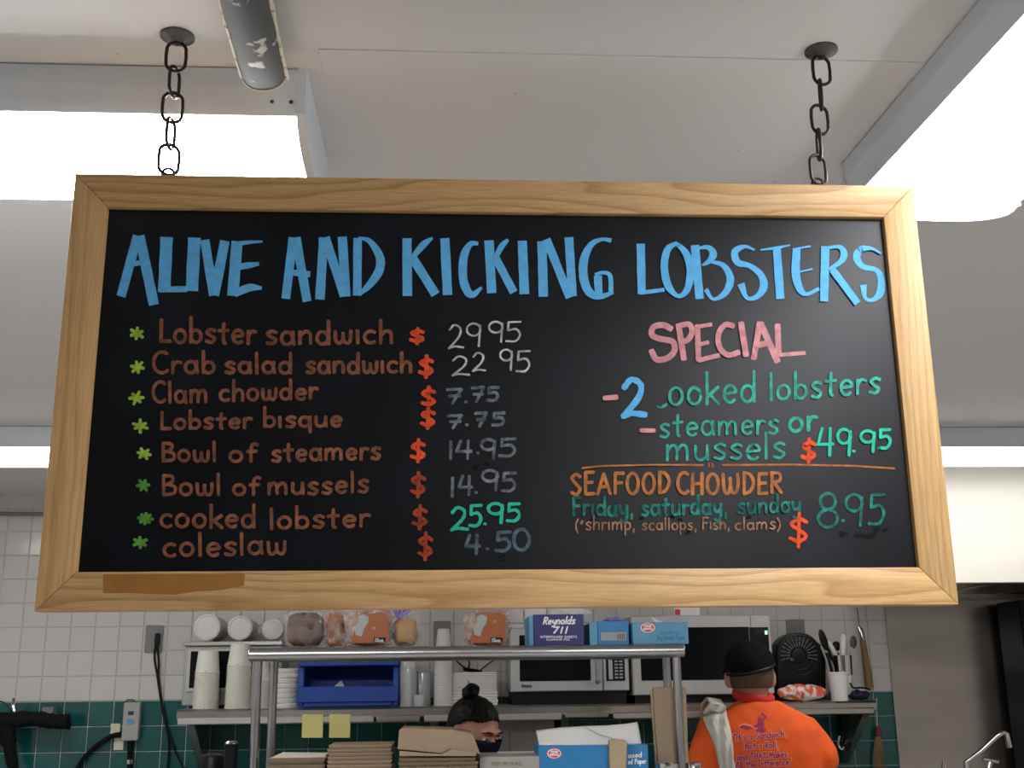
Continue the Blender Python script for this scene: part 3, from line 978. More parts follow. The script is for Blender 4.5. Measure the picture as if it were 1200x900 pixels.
# ------------------------------------------------------------------ exhaust hood and steel panel on the right
t = thing('exhaust_hood', (2.3, 4.1, Z(1150, 683, 4.1)), 'large cream enamel exhaust hood at the right, above the steel wall panel', 'hood')
hz = Z(1150, 683, 4.1)
hx0 = X(1085, 683, 4.1)
mb = MB()
mb.box(hx0, 4.1, hz, XR - .01, 4.12, ZC - .003)
mb.build('front_panel', 'hood', t, bevel=.002)
MB().box(hx0, 4.121, hz, hx0 + .02, YW - .012, ZC - .003).build('side_panel', 'hood', t)
MB().box(hx0 + .021, 4.121, hz + .03, XR - .01, YW - .012, hz + .045).build('filter_tray', 'steelwall', t)
MB().box(hx0 + .021, 4.121, hz, XR - .01, 4.14, hz + .028).build('drip_edge', 'steelwall', t)
for k in range(4):
    a = hx0 + .06 + k * .3
    MB().box(a, 4.2, hz + .012, a + .26, 4.85, hz + .03).build('grease_filter', 'steelwall', t, bevel=.004)
t = thing('steel_wall_panel', (2.5, YW, .9), 'brushed stainless steel panel on the back wall at the right, under the cream hood', 'wall panel')
mb = MB()
nz_, nx_ = 60, 14
g = []
for i in range(nz_ + 1):
    for j in range(nx_ + 1):
        zz, xx = .9 + (hz - .903) * i / nz_, XS + (XR - .01 - XS) * j / nx_
        g.append((xx, YW - .008 - .0045 * (.5 + noise.noise(Vector((xx * .5, 3.1, zz * 7)))), zz))
mb.add(g, [(i * (nx_ + 1) + j, i * (nx_ + 1) + j + 1, (i + 1) * (nx_ + 1) + j + 1, (i + 1) * (nx_ + 1) + j) for i in range(nz_) for j in range(nx_)])
mb.build('sheet', 'steelwall', t)
MB().box(XS - .003, YW - .014, .9, XS + .003, YW - .001, hz - .003).build('edge_trim', 'steelwall', t)
# tall black box with door and handle, filling the dark strip at far right
t = thing('tall_dark_box', (X(1215, 800, 4.75), 4.8, 0), 'tall black box filling the dark strip at the right picture edge beside the steel panel', 'dark_box')
a = X(1205, 800, 4.75)
MB().box(a, 4.75, 0, a + .4, 4.95, hz - .02).build('body', 'black', t, bevel=.004)
MB().box(a + .02, 4.744, .12, a + .38, 4.75, hz - .04).build('door', 'black', t, bevel=.002)
MB().tube([(a + .34, 4.744, .9), (a + .34, 4.72, .92), (a + .34, 4.72, 1.08), (a + .34, 4.744, 1.1)], .006).build('handle', 'chrome', t)

# ------------------------------------------------------------------ back counter, wall shelf
t = thing('back_counter', (0, 4.7, 0), 'stainless work counter along the back wall, below the picture', 'counter')
MB().box(-2.2, 4.36, .86, 1.75, YW - .006, .90).build('worktop', 'steel', t, bevel=.003)
MB().box(-2.18, 4.42, .1, 1.73, YW - .006, .86).build('base', 'steelwall', t)
YS = 4.62
ZS = Z(600, 826.5, YS)
sx0, sx1 = X(208, 836, YS), X(1026, 824, YS)
t = thing('wall_shelf', ((sx0 + sx1) / 2, YS + .15, ZS - .05), 'long stainless shelf on the tiled back wall holding microwaves, cups and a blue bin', 'shelf')
MB().box(sx0, YS, ZS - .004, sx1, YW - .006, ZS).build('shelf_board', 'steel', t)
mb = MB()
mb.extv([(sx0, YS, ZS), (sx0, YS - .012, ZS - .008), (sx0, YS - .012, ZS - .036), (sx0, YS - .008, ZS - .040), (sx0, YS + .002, ZS - .040), (sx0, YS + .002, ZS - .001)], (sx1 - sx0, 0, 0))
mb.build('front_lip', 'steelwall', t)
for k, (a, b) in enumerate([(209, 438), (441, 492), (497, 658), (662, 713), (718, 838), (842, 1024)]):
    xa_, xb_ = X(a, 838, YS - .014), X(b, 838, YS - .014)
    zt = ZS - (.032 if k < 3 or k == 4 else .026)
    MB().box(xa_, YS - .024, zt - .024, xb_, YS - .013, zt).build('ticket_rail', 'silver' if k in (0, 2) else 'steel', t, bevel=.003)
for px in (226, 505, 655, 1000):
    x = X(px, 860, 4.8)
    MB().extv([(x, YS + .03, ZS - .042), (x, YW - .006, ZS - .042), (x, YW - .006, ZS - .26), (x, YW - .03, ZS - .26)], (.03, 0, 0)).build('shelf_bracket', 'steelwall', t)


def on(px, Y, name, label, cat, group=None, z=None, py=826):
    return thing(name, (X(px, py, Y), Y, ZS if z is None else z), label, cat, group)


def roundrect(x0, z0, x1, z1, r, n=5):
    pts = []
    for cx, cz, a0 in ((x1 - r, z1 - r, 0), (x0 + r, z1 - r, 90), (x0 + r, z0 + r, 180), (x1 - r, z0 + r, 270)):
        for k in range(n + 1):
            a = math.radians(a0 + 90 * k / n)
            pts.append((cx + r * math.cos(a), cz + r * math.sin(a)))
    return pts


def onplane(Y, off=.0006):
    st = [0]

    def fn(px, py):
        p = P(px, py, Y)
        st[0] += 1
        p.y = Y - off - 2e-6 * (st[0] % 200)
        return p
    return fn


def txt(parent, Y, lines, m, name='lettering', off=.0006, slant=0):
    mb = MB()
    fn = onplane(Y, off)
    for tx, x0, x1, b0, b1, xh, w in lines:
        write(mb, tx, x0, x1, b0, b1, xh, w, fn, slant=slant, wob=.01, jit=.02)
    return mb.build(name, m, parent, smooth=False)


# toaster oven on the left end of the shelf
Y = 4.76
t = on(257, Y, 'toaster_oven', 'grey framed toaster oven behind the paper cup stacks on the left end of the shelf', 'oven')
ax, bx = X(215, 785, Y), X(330, 785, Y)
zt, zb = Z(257, 757, Y), ZS + .012
MB().box(ax, Y, zb, bx, Y + .21, zt).build('body', 'lgrey', t, bevel=.004)
MB().box(ax - .004, Y - .012, zt + .001, bx, Y + .21, zt + .018).build('top_plate', 'steel', t, bevel=.002)
cx0, cz0, cx1, cz1 = X(223, 785, Y), Z(257, 806, Y), X(322, 785, Y), Z(257, 763, Y)
MB().box(cx0, Y - .004, cz0, cx1, Y, cz1).build('door_glass', 'glassb', t)
mb = MB()
w = .012
for q in ((cx0 - w, cz0 - w, cx1 + w, cz0), (cx0 - w, cz1, cx1 + w, cz1 + w * .6), (cx0 - w, cz0, cx0, cz1), (cx1, cz0, cx1 + w, cz1)):
    MB().box(q[0], Y - .008, q[1], q[2], Y, q[3]).build('door_frame', 'silver', t)
for px in (222, 318):
    x = X(px, 820, Y)
    MB().box(x, Y + .01, ZS, x + .03, Y + .04, zb).build('foot', 'black', t)


def cupmesh(r0, r1, h):
    """upside-down paper cup: mouth radius r0 at the bottom with rolled rim"""
    return [(r0, 0), (r0 + .0022, .001), (r0 + .0025, .0035), (r0, .0045), (r1, h), (r1 - .004, h), (r1 - .005, h - .003)]


def cupstack(px, yt, Y, n, r0, r1, h, label, group, m='cup', zb=None, up=False):
    zb = ZS if zb is None else zb
    x = X(px, 826, Y)
    zt = Z(px, yt, Y)
    pit = (zt - zb - h) / (n - 1)
    base = None
    rim = r0
    for k in range(n):
        z = zb + k * pit
        q = r0 if up else r0 - (r0 - r1) * .35 * k / n
        if k == n - 1:
            pr = cupmesh(q, q * r1 / r0, h)
            MB().lathe((x, Y, z), pr, 24).build('paper_cup', m, label='top cup of the stack: ' + label if False else label, cat='cup', group=group, origin=(x, Y, z))
            continue
        if base is None:
            pr = [(q, 0), (q + .0022, pit * .08), (q + .0024, pit * .3), (q - .0004, pit * .42), (q - .0018, pit * .97), (q - .008, pit * .97)]
            base = MB().lathe((x, Y, z), pr, 24).build('paper_cup', m, label=label, cat='cup', group=group, origin=(x, Y, z))
        else:
            c = copyobj(base, (x + random.uniform(-.0008, .0008), Y, z))
            c.scale = (q / r0, q / r0, 1)
            c.rotation_euler = (0, 0, random.uniform(0, 6))


cupstack(241, 763, YS + .06, 22, .049, .041, .085, 'printed paper cup nested upside down in the shorter, leftmost cup stack', 'cups of the leftmost stack')
cupstack(278.5, 755, YS + .06, 25, .050, .040, .085, 'printed paper cup nested upside down in the taller second cup stack from the left', 'cups of the second stack')
cupstack(303.5, 772, YS + .08, 20, .040, .034, .085, 'plain paper cup in the stack half hidden behind the left shelf posts', 'cups behind the shelf posts', 'foam')
cupstack(519.5, 737, YS + .06, 24, .0375, .026, .10, 'plain white cup nested in the tall narrow stack right of the frosted cup sleeve', 'cups of the tall narrow stack', 'foam')
# foam plates stack
Y = YS + .10
x = X(335, 826, Y)
zt = Z(335, 783, Y)
n = 8
for k in range(n):
    z = ZS + (zt - ZS) * k / n
    h = (zt - ZS) / n
    dx = random.uniform(-.003, .003)
    MB().lathe((x + dx, Y, z), [(.05, 0), (.052, h * .3), (.054, h * .55), (.0535, h * .8), (.048, h * .95), (.02, h * .9)], 28).build('foam_bowl', 'foam', label='white foam bowl in the low stack beside the blue bin', cat='bowl', group='white foam bowls beside the blue bin')

# sleeves of cups lying on the oven, in clear bags
for px, py, r, lab in ((242.5, 737, 14.5, 'leftmost bagged sleeve of white cups lying on the toaster oven'), (281, 736.5, 13.5, 'second bagged sleeve of white cups lying on the toaster oven')):
    Y = 4.74
    c = P(px, py, Y)
    R_ = r / F * 4.8
    zt0 = zt_ = Z(257, 757, 4.76) + .018
    c.z = zt0 + R_ + .003
    t = thing('cup_sleeve', (c.x, Y, zt0), lab, 'cup sleeve', 'bagged cup sleeves on the oven')
    MB().lathe((c.x, Y, c.z), [(R_ * .8, 0.004), (R_ * .86, 0), (R_, 0.004), (R_, .01), (R_ * .93, .012), (R_ * .95, .2)], 28, 'y').build('cups', 'foam', t)
    mb = MB()
    mb.lathe((c.x, Y, c.z + .001), [(R_ * .5, -.02), (R_ * 1.02, -.008), (R_ * 1.05, .02), (R_ * 1.08, .1), (R_ * 1.0, .2)], 20, 'y', 1.03, 1)
    for i, v in enumerate(mb.v):
        mb.v[i] = v + Vector((noise.noise(v * 40) * .006, 0, abs(noise.noise(v * 35 + Vector((5, 0, 0)))) * .008))
    mb.build('plastic_bag', 'clear', t)

# blue bin
Y = YS + .05
t = on(408, Y, 'storage_bin', 'royal blue plastic stacking bin with an open hopper front', 'bin')
ax, bx = X(349, 800, Y), X(467, 800, Y)
zt = Z(408, 768, Y)
zb = ZS + .001
zm, zo = Z(408, 806, Y), Z(408, 781, Y)
MB().box(ax + .005, Y + .26, zb, bx - .005, Y + .265, zt - .005).build('back_panel', 'blue', t)
MB().box(ax + .006, Y + .008, zb, bx - .006, Y + .259, zb + .006).build('base_panel', 'blue', t)
for s, x in ((0, ax), (1, bx - .022)):
    mb = MB()
    mb.extv([(x, Y + .004, zb + .004), (x, Y + .264, zb + .004), (x, Y + .264, zt - .022), (x, Y + .03, zt - .022), (x, Y + .004, zm + .02)], (.022, 0, 0))
    mb.build('side_panel', 'blue', t, bevel=.002)
MB().box(ax + .024, Y, zb + .001, bx - .024, Y + .012, zm).build('front_panel', 'blue', t, bevel=.004)
MB().box(ax, Y - .012, zb + .018, bx, Y - .001, zm + .006).build('front_lip', 'blue', t, bevel=.003)
MB().box(ax - .002, Y - .004, zo + .002, bx + .002, Y + .264, zt).build('top_rim', 'blue', t, bevel=.004)
mb = MB()
mb.extv([P(390, 806, Y + .1), P(400, 797, Y + .1), P(404, 805, Y + .1)], (0, .002, 0))
mb.build('paper_scrap', 'foam', label='white paper scrap inside the blue bin', cat='paper')

# frosted sleeve, deli cups
Y = YS + .07
x = X(478.5, 826, Y)
h = Z(478, 771, Y) - ZS
t = on(478.5, Y, 'lid_sleeve', 'tall frosted plastic sleeve of lids beside the blue bin', 'lid sleeve')
MB().lathe((x, Y, ZS), [(.034, 0), (.034, h * .6), (.033, h * .97), (.03, h)], 24).build('sleeve', 'clearcup', t)
MB().lathe((x, Y, ZS + .002), [(.012, 0), (.013, h * .3), (.010, h * .5), (.013, h * .95), (.008, h * .97)], 16).build('lids', 'wplast', t)
for px, w, yt, m, lab in ((497, .028, 787, 'clearcup', 'clear deli cup stack, the taller one left of the narrow cup stack'), (491, .022, 814, 'clearcup', 'short clear deli cup in front of the taller clear stack')):
    Yq = Y + (.03 if yt < 800 else -.055)
    h = Z(px, yt, Yq) - ZS
    mb = MB()
    pr = []
    for k in range(6):
        pr += [(w * (.9 + .1 * k / 6), h * k / 6), (w * (.94 + .1 * k / 6), h * (k + .8) / 6)]
    pr.append((w * .8, h))
    mb.lathe((X(px, 826, Yq), Yq, ZS), pr, 22)
    mb.build('deli_cup', m, label=lab, cat='cup', group='clear deli cups')
# spray can like metal cup behind deli cups
Yq = Y + .12
MB().lathe((X(492, 826, Yq), Yq, ZS), [(.02, 0), (.02, .125), (.016, .135), (.006, .137)], 18).build('metal_shaker', 'chrome', label='narrow metal shaker behind the clear deli cups', cat='shaker')

# folded napkins
Y = YS + .05
for k, (y0, y1) in enumerate(((810, 826), (798, 810), (787.5, 798))):
    a, b = X(530 + random.uniform(0, 1), 800, Y), X(584 - random.uniform(0, 2), 800, Y)
    z1, z0 = Z(557, y0, Y), Z(557, y1, Y)
    t = thing('napkin_bundle', ((a + b) / 2, Y + .08, z0 if k else ZS), ['bottom', 'middle', 'top'][k] + ' bundle of the folded white napkin pile behind the woman', 'napkins', 'folded napkin bundles')
    z0 = z0 if k else ZS
    nn = 5
    for q in range(nn):
        h = (z1 - z0) / nn
        MB().box(a + random.uniform(0, .004), Y + random.uniform(0, .006), z0 + q * h + .0004, b - random.uniform(0, .004), Y + .16, z0 + (q + 1) * h - .0004).build('napkin', 'paper', t, bevel=.0012)


# ------------------------------------------------------------------ microwaves
def micro(px0, px1, py0, py1, Y, lab, kind):
    xm = (px0 + px1) / 2
    t = on(xm, Y, 'microwave', lab, 'microwave')
    a, b = X(px0, 780, Y), X(px1, 780, Y)
    zt, zb = Z(xm, py0, Y), Z(xm, py1, Y)
    MB().box(a, Y + .012, zb, b, YW - .03, zt).build('body', 'silver', t, bevel=.004)
    return t, a, b, zb, zt


Y = YS + .02
t, a, b, zb, zt = micro(598, 737, 735, 810, Y, 'smaller silver microwave on the shelf, with a keypad on its right', 0)
x1 = X(706, 780, Y)
MB().box(X(601, 815, Y), Y + .02, ZS, X(735, 815, Y), YW - .06, zb - .0005).build('stand', 'black', t)
door = MB().box(a, Y, zb, x1, Y + .011, zt).build('door', 'silver', t, bevel=.004)
MB().ext(roundrect(X(609, 780, Y), Z(650, 798, Y), X(692, 780, Y), Z(650, 744, Y), .004), Y - .002, Y).build('window', 'glassb', door)
MB().tube([(X(699.5, 780, Y), Y, Z(700, 745, Y)), (X(699.5, 780, Y), Y - .03, Z(700, 748, Y)), (X(699.5, 780, Y), Y - .03, Z(700, 797, Y)), (X(699.5, 780, Y), Y, Z(700, 799, Y))], .010, 10).build('handle', 'lgrey', door)
txt(t, Y, [('Amana', 611, 623, 805.5, 805.5, 2.4, .9)], 'darkprint', 'maker_mark')
MB().box(x1 + .002, Y, zb, b, Y + .011, zt).build('control_panel', 'silver', t, bevel=.004)
MB().box(X(710, 780, Y), Y - .002, Z(720, 798, Y), X(732, 780, Y), Y, Z(720, 742, Y)).build('keypad', 'black', t)
MB().box(X(713, 780, Y), Y - .004, Z(720, 796, Y), X(717.5, 780, Y), Y - .002, Z(720, 773, Y)).build('key_strip', 'silver', t)
for q in range(6):
    for c in range(2):
        MB().box(X(720 + c * 5.5, 780, Y), Y - .0035, Z(720, 776 + q * 3.8, Y), X(724 + c * 5.5, 780, Y), Y - .002, Z(720, 774 + q * 3.8, Y)).build('key', 'lgrey', t)

t2, a, b, zb, zt = micro(741, 906, 721, 814, Y - .01, 'larger silver microwave with a wide black window, behind the man', 1)
Y2 = Y - .01
MB().box(X(745, 815, Y2), Y2 + .022, ZS, X(903, 815, Y2), YW - .06, zb - .0005).build('stand', 'black', t2)
door = MB().box(a, Y2, zb, b, Y2 + .011, zt).build('front_frame', 'silver', t2, bevel=.004)
MB().box(X(751, 780, Y2), Y2 - .002, Z(820, 797, Y2), X(880, 780, Y2), Y2, Z(820, 735, Y2)).build('window', 'glassb', t2, bevel=.001)
MB().box(X(880.5, 780, Y2), Y2 - .002, Z(890, 797, Y2), X(903, 780, Y2), Y2, Z(890, 735, Y2)).build('control_panel', 'black', t2, bevel=.001)
txt(t2, Y2 - .002, [('1200', 885, 896, 743, 742.5, 3.2, 1.0)], 'lcd', 'clock_digits')
MB().box(X(896, 741, Y2), Y2 - .0028, Z(897, 743.5, Y2), X(899, 741, Y2), Y2 - .0021, Z(897, 739, Y2)).build('status_light', 'digits', t2)
MB().box(X(879, 728, Y2), Y2 - .001, Z(880, 735, Y2), X(880, 728, Y2), Y2, Z(880, 722, Y2)).build('seam', 'grey', t2)
# label card on the larger microwave
tt = MB().box(X(790, 717, Y2 + .02), Y2 + .02, zt, X(820, 717, Y2 + .02), Y2 + .022, Z(805, 712, Y2 + .02)).build('label_card', 'paper', label='small white label card with a red mark standing on the larger microwave', cat='card')
MB().box(X(791, 717, Y2 + .02), Y2 + .0185, zt + .003, X(797, 717, Y2 + .02), Y2 + .0199, Z(805, 714, Y2 + .02)).build('red_mark', 'redprint', tt)

# ------------------------------------------------------------------ wall outlets, cords, control box
def outlet(x0, y0, x1, y1, label):
    Y = YW - .0045
    t = thing('wall_outlet', (X((x0 + x1) / 2, y1, Y), Y, Z((x0 + x1) / 2, y1, Y)), label, 'outlet')
    mb = MB()
    mb.ext(roundrect(X(x0, y0, Y), Z(x0, y1, Y), X(x1, y0, Y), Z(x0, y0, Y), .006), Y - .007, Y)
    mb.build('cover_plate', 'grey', t, bevel=.001)
    xm = (x0 + x1) / 2
    for ya_, yb_ in ((y0 + 4, (y0 + y1) / 2 - 2), ((y0 + y1) / 2 + 2, y1 - 4)):
        MB().ext(roundrect(X(xm - 5, y0, Y), Z(xm, yb_, Y), X(xm + 5, y0, Y), Z(xm, ya_, Y), .005), Y - .010, Y - .007).build('socket', 'grey', t)
    MB().ell((X(xm, (y0 + y1) / 2, Y), Y - .0075, Z(xm, (y0 + y1) / 2, Y)), (.003, .0015, .003), 8, 6).build('screw', 'zinc', t)
    return t


outlet(171.5, 733, 192, 765, 'grey wall outlet on the white tiles at the left, with two black cords plugged in')
outlet(508, 728, 528, 757, 'grey wall outlet behind the tall narrow cup stack')
outlet(920.5, 726, 942, 748, 'grey wall outlet above the black fan')


def cord(name, pts, r, m, label, cat='cord', Y=YW - .02, extra=None, parent=None):
    q = [P(p[0], p[1], p[2] if len(p) > 2 else Y) for p in pts]
    mb = MB().tube(smoothpts(q, 6), r, 8)
    return mb.build(name, m, label=label, cat=cat) if parent is None else mb.build(name, m, parent)


t = thing('power_cord', P(183, 760, YW - .02), 'pair of black cords hanging from the left wall outlet to below the picture', 'cord')
MB().box(X(180.5, 750, YW - .04), YW - .035, Z(182, 756, YW - .04), X(186, 750, YW - .04), YW - .0146, Z(182, 742, YW - .04)).build('plug', 'black', t, bevel=.003)
cord('cord', [(183, 752), (181, 770), (184, 790), (190, 830), (198, 870), (196, 905)], .0045, 'black', '', parent=t)
cord('cord', [(184, 754), (186, 775), (186, 795), (192, 835), (202, 872), (216, 902)], .0045, 'black', '', parent=t)
t = thing('control_box', P(152, 868, YW - .03), 'small grey control box with a dark display, mounted on the green tiles', 'control box')
Yc = YW - .045
MB().ext(roundrect(X(143.5, 845, Yc), Z(153, 868, Yc), X(163, 845, Yc), Z(153, 823, Yc), .008), Yc, YW - .0045).build('housing', 'lgrey', t, bevel=.003)
MB().box(X(149.5, 845, Yc), Yc - .001, Z(153, 838, Yc), X(156, 845, Yc), Yc, Z(153, 833.5, Yc)).build('display', 'lcd', t)
MB().box(X(149, 845, Yc), Yc - .001, Z(153, 849, Yc), X(157, 845, Yc), Yc, Z(153, 843, Yc)).build('blue_label', 'bluebox2', t, label='pale blue label')
MB().tube([P(152.5, 868, YW - .025), P(152, 905, YW - .025)], .011, 12).build('conduit', 'blackm', t)
MB().tube([P(152.5, 890, YW - .025), P(152.5, 895, YW - .025)], .017, 12).build('conduit_clamp', 'chrome', t)
mb = MB()
mb.tube([P(146, 824, YW - .02), P(149, 820, YW - .02), P(156, 820, YW - .02), P(160, 824, YW - .02)], .0025, 6)
mb.build('hanging_wire', 'zinc', t)
for (x0, y0, x1, y1, lab) in ((130, 848, 141, 860, 'upper cream paper tag beside the grey control box'), (134, 865, 145, 879, 'lower cream paper tag beside the grey control box')):
    MB().box(X(x0, y0, YW - .008), YW - .0075, Z(x0, y1, YW - .008), X(x1, y0, YW - .008), YW - .005, Z(x0, y0, YW - .008)).build('paper_tag', 'cream', label=lab, cat='tag', group='paper tags on the green tiles')
cord('thick_hose', [(143, 860), (130, 863), (112, 875), (98, 889), (88, 905)], .0095, 'blackm', 'thick black hose curving down from the grey control box', 'hose', YW - .03)
# black foam-wrapped pipe at the left picture edge
Y = YW - .10
t = thing('insulated_pipe', P(10, 905, Y), 'black foam-wrapped pipe with an elbow at the left edge, before green tiles', 'pipe')
pts = [P(a, b, Y) for a, b in ((-60, 843), (-20, 844), (10, 844), (40, 842), (60, 845), (78, 846), (81, 846))]
MB().tube(smoothpts(pts, 5), [.030 + .003 * random.uniform(-1, 1) for _ in range(30)] + [.02], 14).build('foam_sleeve', 'blackm', t)
MB().tube(smoothpts([P(8, 850, Y), P(10, 870, Y), P(13, 890, Y), P(20, 915, Y)], 5), [.032] * 6 + [.022] * 6 + [.016] * 4, 12).build('elbow_pipe', 'blackm', t)
MB().tube(smoothpts([P(14, 860, Y + .02), P(17, 870, Y + .02), P(22, 912, Y + .02)], 4), .006, 8).build('drain_hose', 'black', t)
MB().tube(smoothpts([P(16, 818, Y), P(15, 826, Y), P(17, 836, Y), P(12, 842, Y)], 4), .006, 8).build('hook', 'chrome', t)
MB().tube(smoothpts([P(-10, 825, Y), P(0, 822, Y), P(8, 826, Y), P(14, 836, Y)], 4), .003, 8).build('wire', 'black', t)
MB().box(X(49, 835, Y + .03), Y + .03, Z(55, 842, Y), X(62, 835, Y + .03), Y + .09, Z(55, 829, Y)).build('junction_box', 'grey', t, bevel=.002)
# cable with a blob on the wall behind the napkins
t = thing('wall_cable', P(548, 785, YW - .02), 'black cable with an inline switch drooping on the tiles above the napkins', 'cable')
cord('cable', [(527, 750), (532, 770), (540, 779), (549, 785)], .003, 'black', '', parent=t)
cord('cable', [(546, 770), (550, 776), (549, 784)], .003, 'black', '', parent=t)
cord('cable', [(562, 786), (572, 778), (583, 771)], .0025, 'black', '', parent=t)
MB().tube(smoothpts([P(543, 784, YW - .02), P(552, 785.5, YW - .02), P(565, 787, YW - .02)], 3), [.004, .008, .008, .008, .008, .007, .003], 8).build('inline_switch', 'black', t)

# thin conduit high on the left tiles
MB().tube([P(-40, 601.5, YW - .02), P(20, 602, YW - .02), P(90, 602.5, YW - .02)], .008, 10).build('wall_conduit', 'grey', label='thin grey conduit running across the white tiles high at the left', cat='conduit')

# ------------------------------------------------------------------ fan
Y = YS + .085
t = on(942, Y, 'table_fan', 'black round-topped plastic fan on the right part of the shelf', 'fan')
def arch(x0, x1, yt, yb, n=14):
    cx = (x0 + x1) / 2
    r = (x1 - x0) / 2
    return [(X(x0, yb, Y), ZS + .004), (X(x1, yb, Y), ZS + .004)] + [((lambda p: (p.x, p.z))(P(cx + r * math.cos(math.pi * k / n), yt + r * .95 - r * .95 * math.sin(math.pi * k / n), Y))) for k in range(n + 1)]
MB().ext(arch(911, 962, 741, 812), Y, Y + .12).build('housing', 'black', t, bevel=.008, seg=2)
MB().ext(arch(925, 971, 748, 814), Y + .03, Y + .16).build('rear_housing', 'black', t, bevel=.008, seg=2)
c = P(936, 768, Y)
for k in range(26):
    a = 2 * math.pi * k / 26
    if math.sin(a) < -.35: continue
    d = Vector((math.cos(a), 0, math.sin(a)))
    MB().tube([c + d * .035 + Vector((0, -.004, 0)), c + d * .078 + Vector((0, -.003, 0))], .0016, 5).build('grille_spoke', 'grey', t)
for r in (.036, .057, .079):
    MB().tube([c + Vector((r * math.cos(a), -.004, r * math.sin(a))) for a in [2 * math.pi * k / 36 for k in range(36)]], .0014, 5, closed=True).build('grille_ring', 'black', t)
MB().lathe((c.x, Y - .012, c.z), [(.012, 0), (.03, .004), (.034, .014)], 20, 'y').build('hub', 'black', t)
MB().box(X(925, 772, Y), Y - .008, Z(930, 775, Y), X(936, 772, Y), Y - .0005, Z(930, 770, Y)).build('badge', 'zinc', t, bevel=.002)
# packet in front of the fan
Yp = YS + .0
mb = MB()
a, b = X(913, 810, Yp), X(972, 810, Yp)
zt = Z(940, 802, Yp)
mb.ell(((a + b) / 2, Yp + .03, ZS + (zt - ZS) / 2 + .001), ((b - a) / 2, .03, (zt - ZS) / 2), 40, 20)
for i, v in enumerate(mb.v):
    q = noise.noise(v * 45)
    s_ = 1 if v.z > ZS + .012 else .2
    mb.v[i] = Vector((v.x, v.y + q * .006, max(ZS + .001, v.z + q * .010 * s_)))
mb.build('food_packet', 'meat', label='orange and white plastic food packet in front of the black fan', cat='packet')

# utensils crock, cups
Y = YS + .115
t = on(989, Y, 'utensil_crock', 'stainless crock on a white tub, holding the kitchen utensils', 'crock')
zc0, zc1 = Z(988, 791, Y), Z(988, 768, Y)
xc = X(988, 780, Y)
MB().lathe((xc, Y, zc0), [(.036, 0), (.038, (zc1 - zc0)), (.036, zc1 - zc0), (.034, .004)], 26).build('steel_cup', 'chrome', t)
MB().lathe((xc, Y, ZS), [(.030, 0), (.034, zc0 - ZS - .001), (.03, zc0 - ZS - .001)], 22).build('stand', 'wplast', t)
Yt = YS + .015
xt = X(984, 805, Yt)
h = Z(984, 787.5, Yt) - ZS
MB().lathe((xt - .004, Yt, ZS), [(.032, 0), (.040, h * .93), (.042, h * .94), (.042, h), (.036, h)], 26).build('plastic_tub', 'wplast', label='white plastic tub in front of the utensil crock', cat='tub')


def utensil(name, label, cat, p0, p1, parts):
    t = thing(name, P(*p0), label, cat, 'utensils in the steel crock')
    for nm, m, kind, a in parts:
        mb = MB()
        if kind == 'rod': mb.tube([P(*q) for q in a[0]], a[1], 10, flat=a[2] if len(a) > 2 else 1)
        if kind == 'ell': mb.ell(P(*a[0]), a[1], 14, 10, Matrix.Rotation(a[2], 3, 'Y'))
        mb.build(nm, m, t)


utensil('spatula', 'black plastic spatula leaning left in the utensil crock', 'spatula', (980, 785, Y), None, [('handle', 'black', 'rod', ([(981, 785, Y), (970, 760, Y)], .006)), ('blade', 'black', 'ell', ((965, 750, Y), (.016, .006, .045), -.25))])
utensil('whisk_handle', 'white handled utensil leaning left in the crock', 'utensil', (978, 775, Y + .01), None, [('handle', 'wplast', 'rod', ([(983, 775, Y + .012), (976, 762, Y + .012), (971, 752, Y + .012)], [.007, .012, .009]))])
utensil('ladle', 'black ladle between the white handles in the crock', 'ladle', (981, 770, Y + .02), None, [('handle', 'black', 'rod', ([(983, 775, Y + .02), (981, 765, Y + .02)], .007)), ('bowl', 'black', 'ell', ((980, 757, Y + .02), (.018, .012, .020), 0))])
utensil('rolling_pin', 'thick white handled tool standing upright in the crock', 'utensil', (988, 770, Y), None, [('handle', 'wplast', 'rod', ([(988, 772, Y), (987.5, 760, Y), (988, 747, Y), (988, 743, Y)], [.012, .012, .014, .008]))])
utensil('metal_spoon', 'grey metal spoon standing at the right of the crock', 'spoon', (995, 772, Y + .01), None, [('handle', 'chrome', 'rod', ([(994, 775, Y + .01), (999, 758, Y + .01)], .003)), ('bowl', 'zinc', 'ell', ((1000, 752.5, Y + .01), (.015, .005, .027), .12))])
utensil('tongs', 'long grey tong arm leaning beside the fan', 'tongs', (972, 815, Y - .03), None, [('arm', 'lgrey', 'rod', ([(975, 800, Y - .03), (968, 772, Y - .03), (962, 757, Y - .03)], .004)), ('arm', 'black', 'rod', ([(974, 815, Y - .02), (975, 790, Y - .02), (969, 765, Y - .02)], .009))])
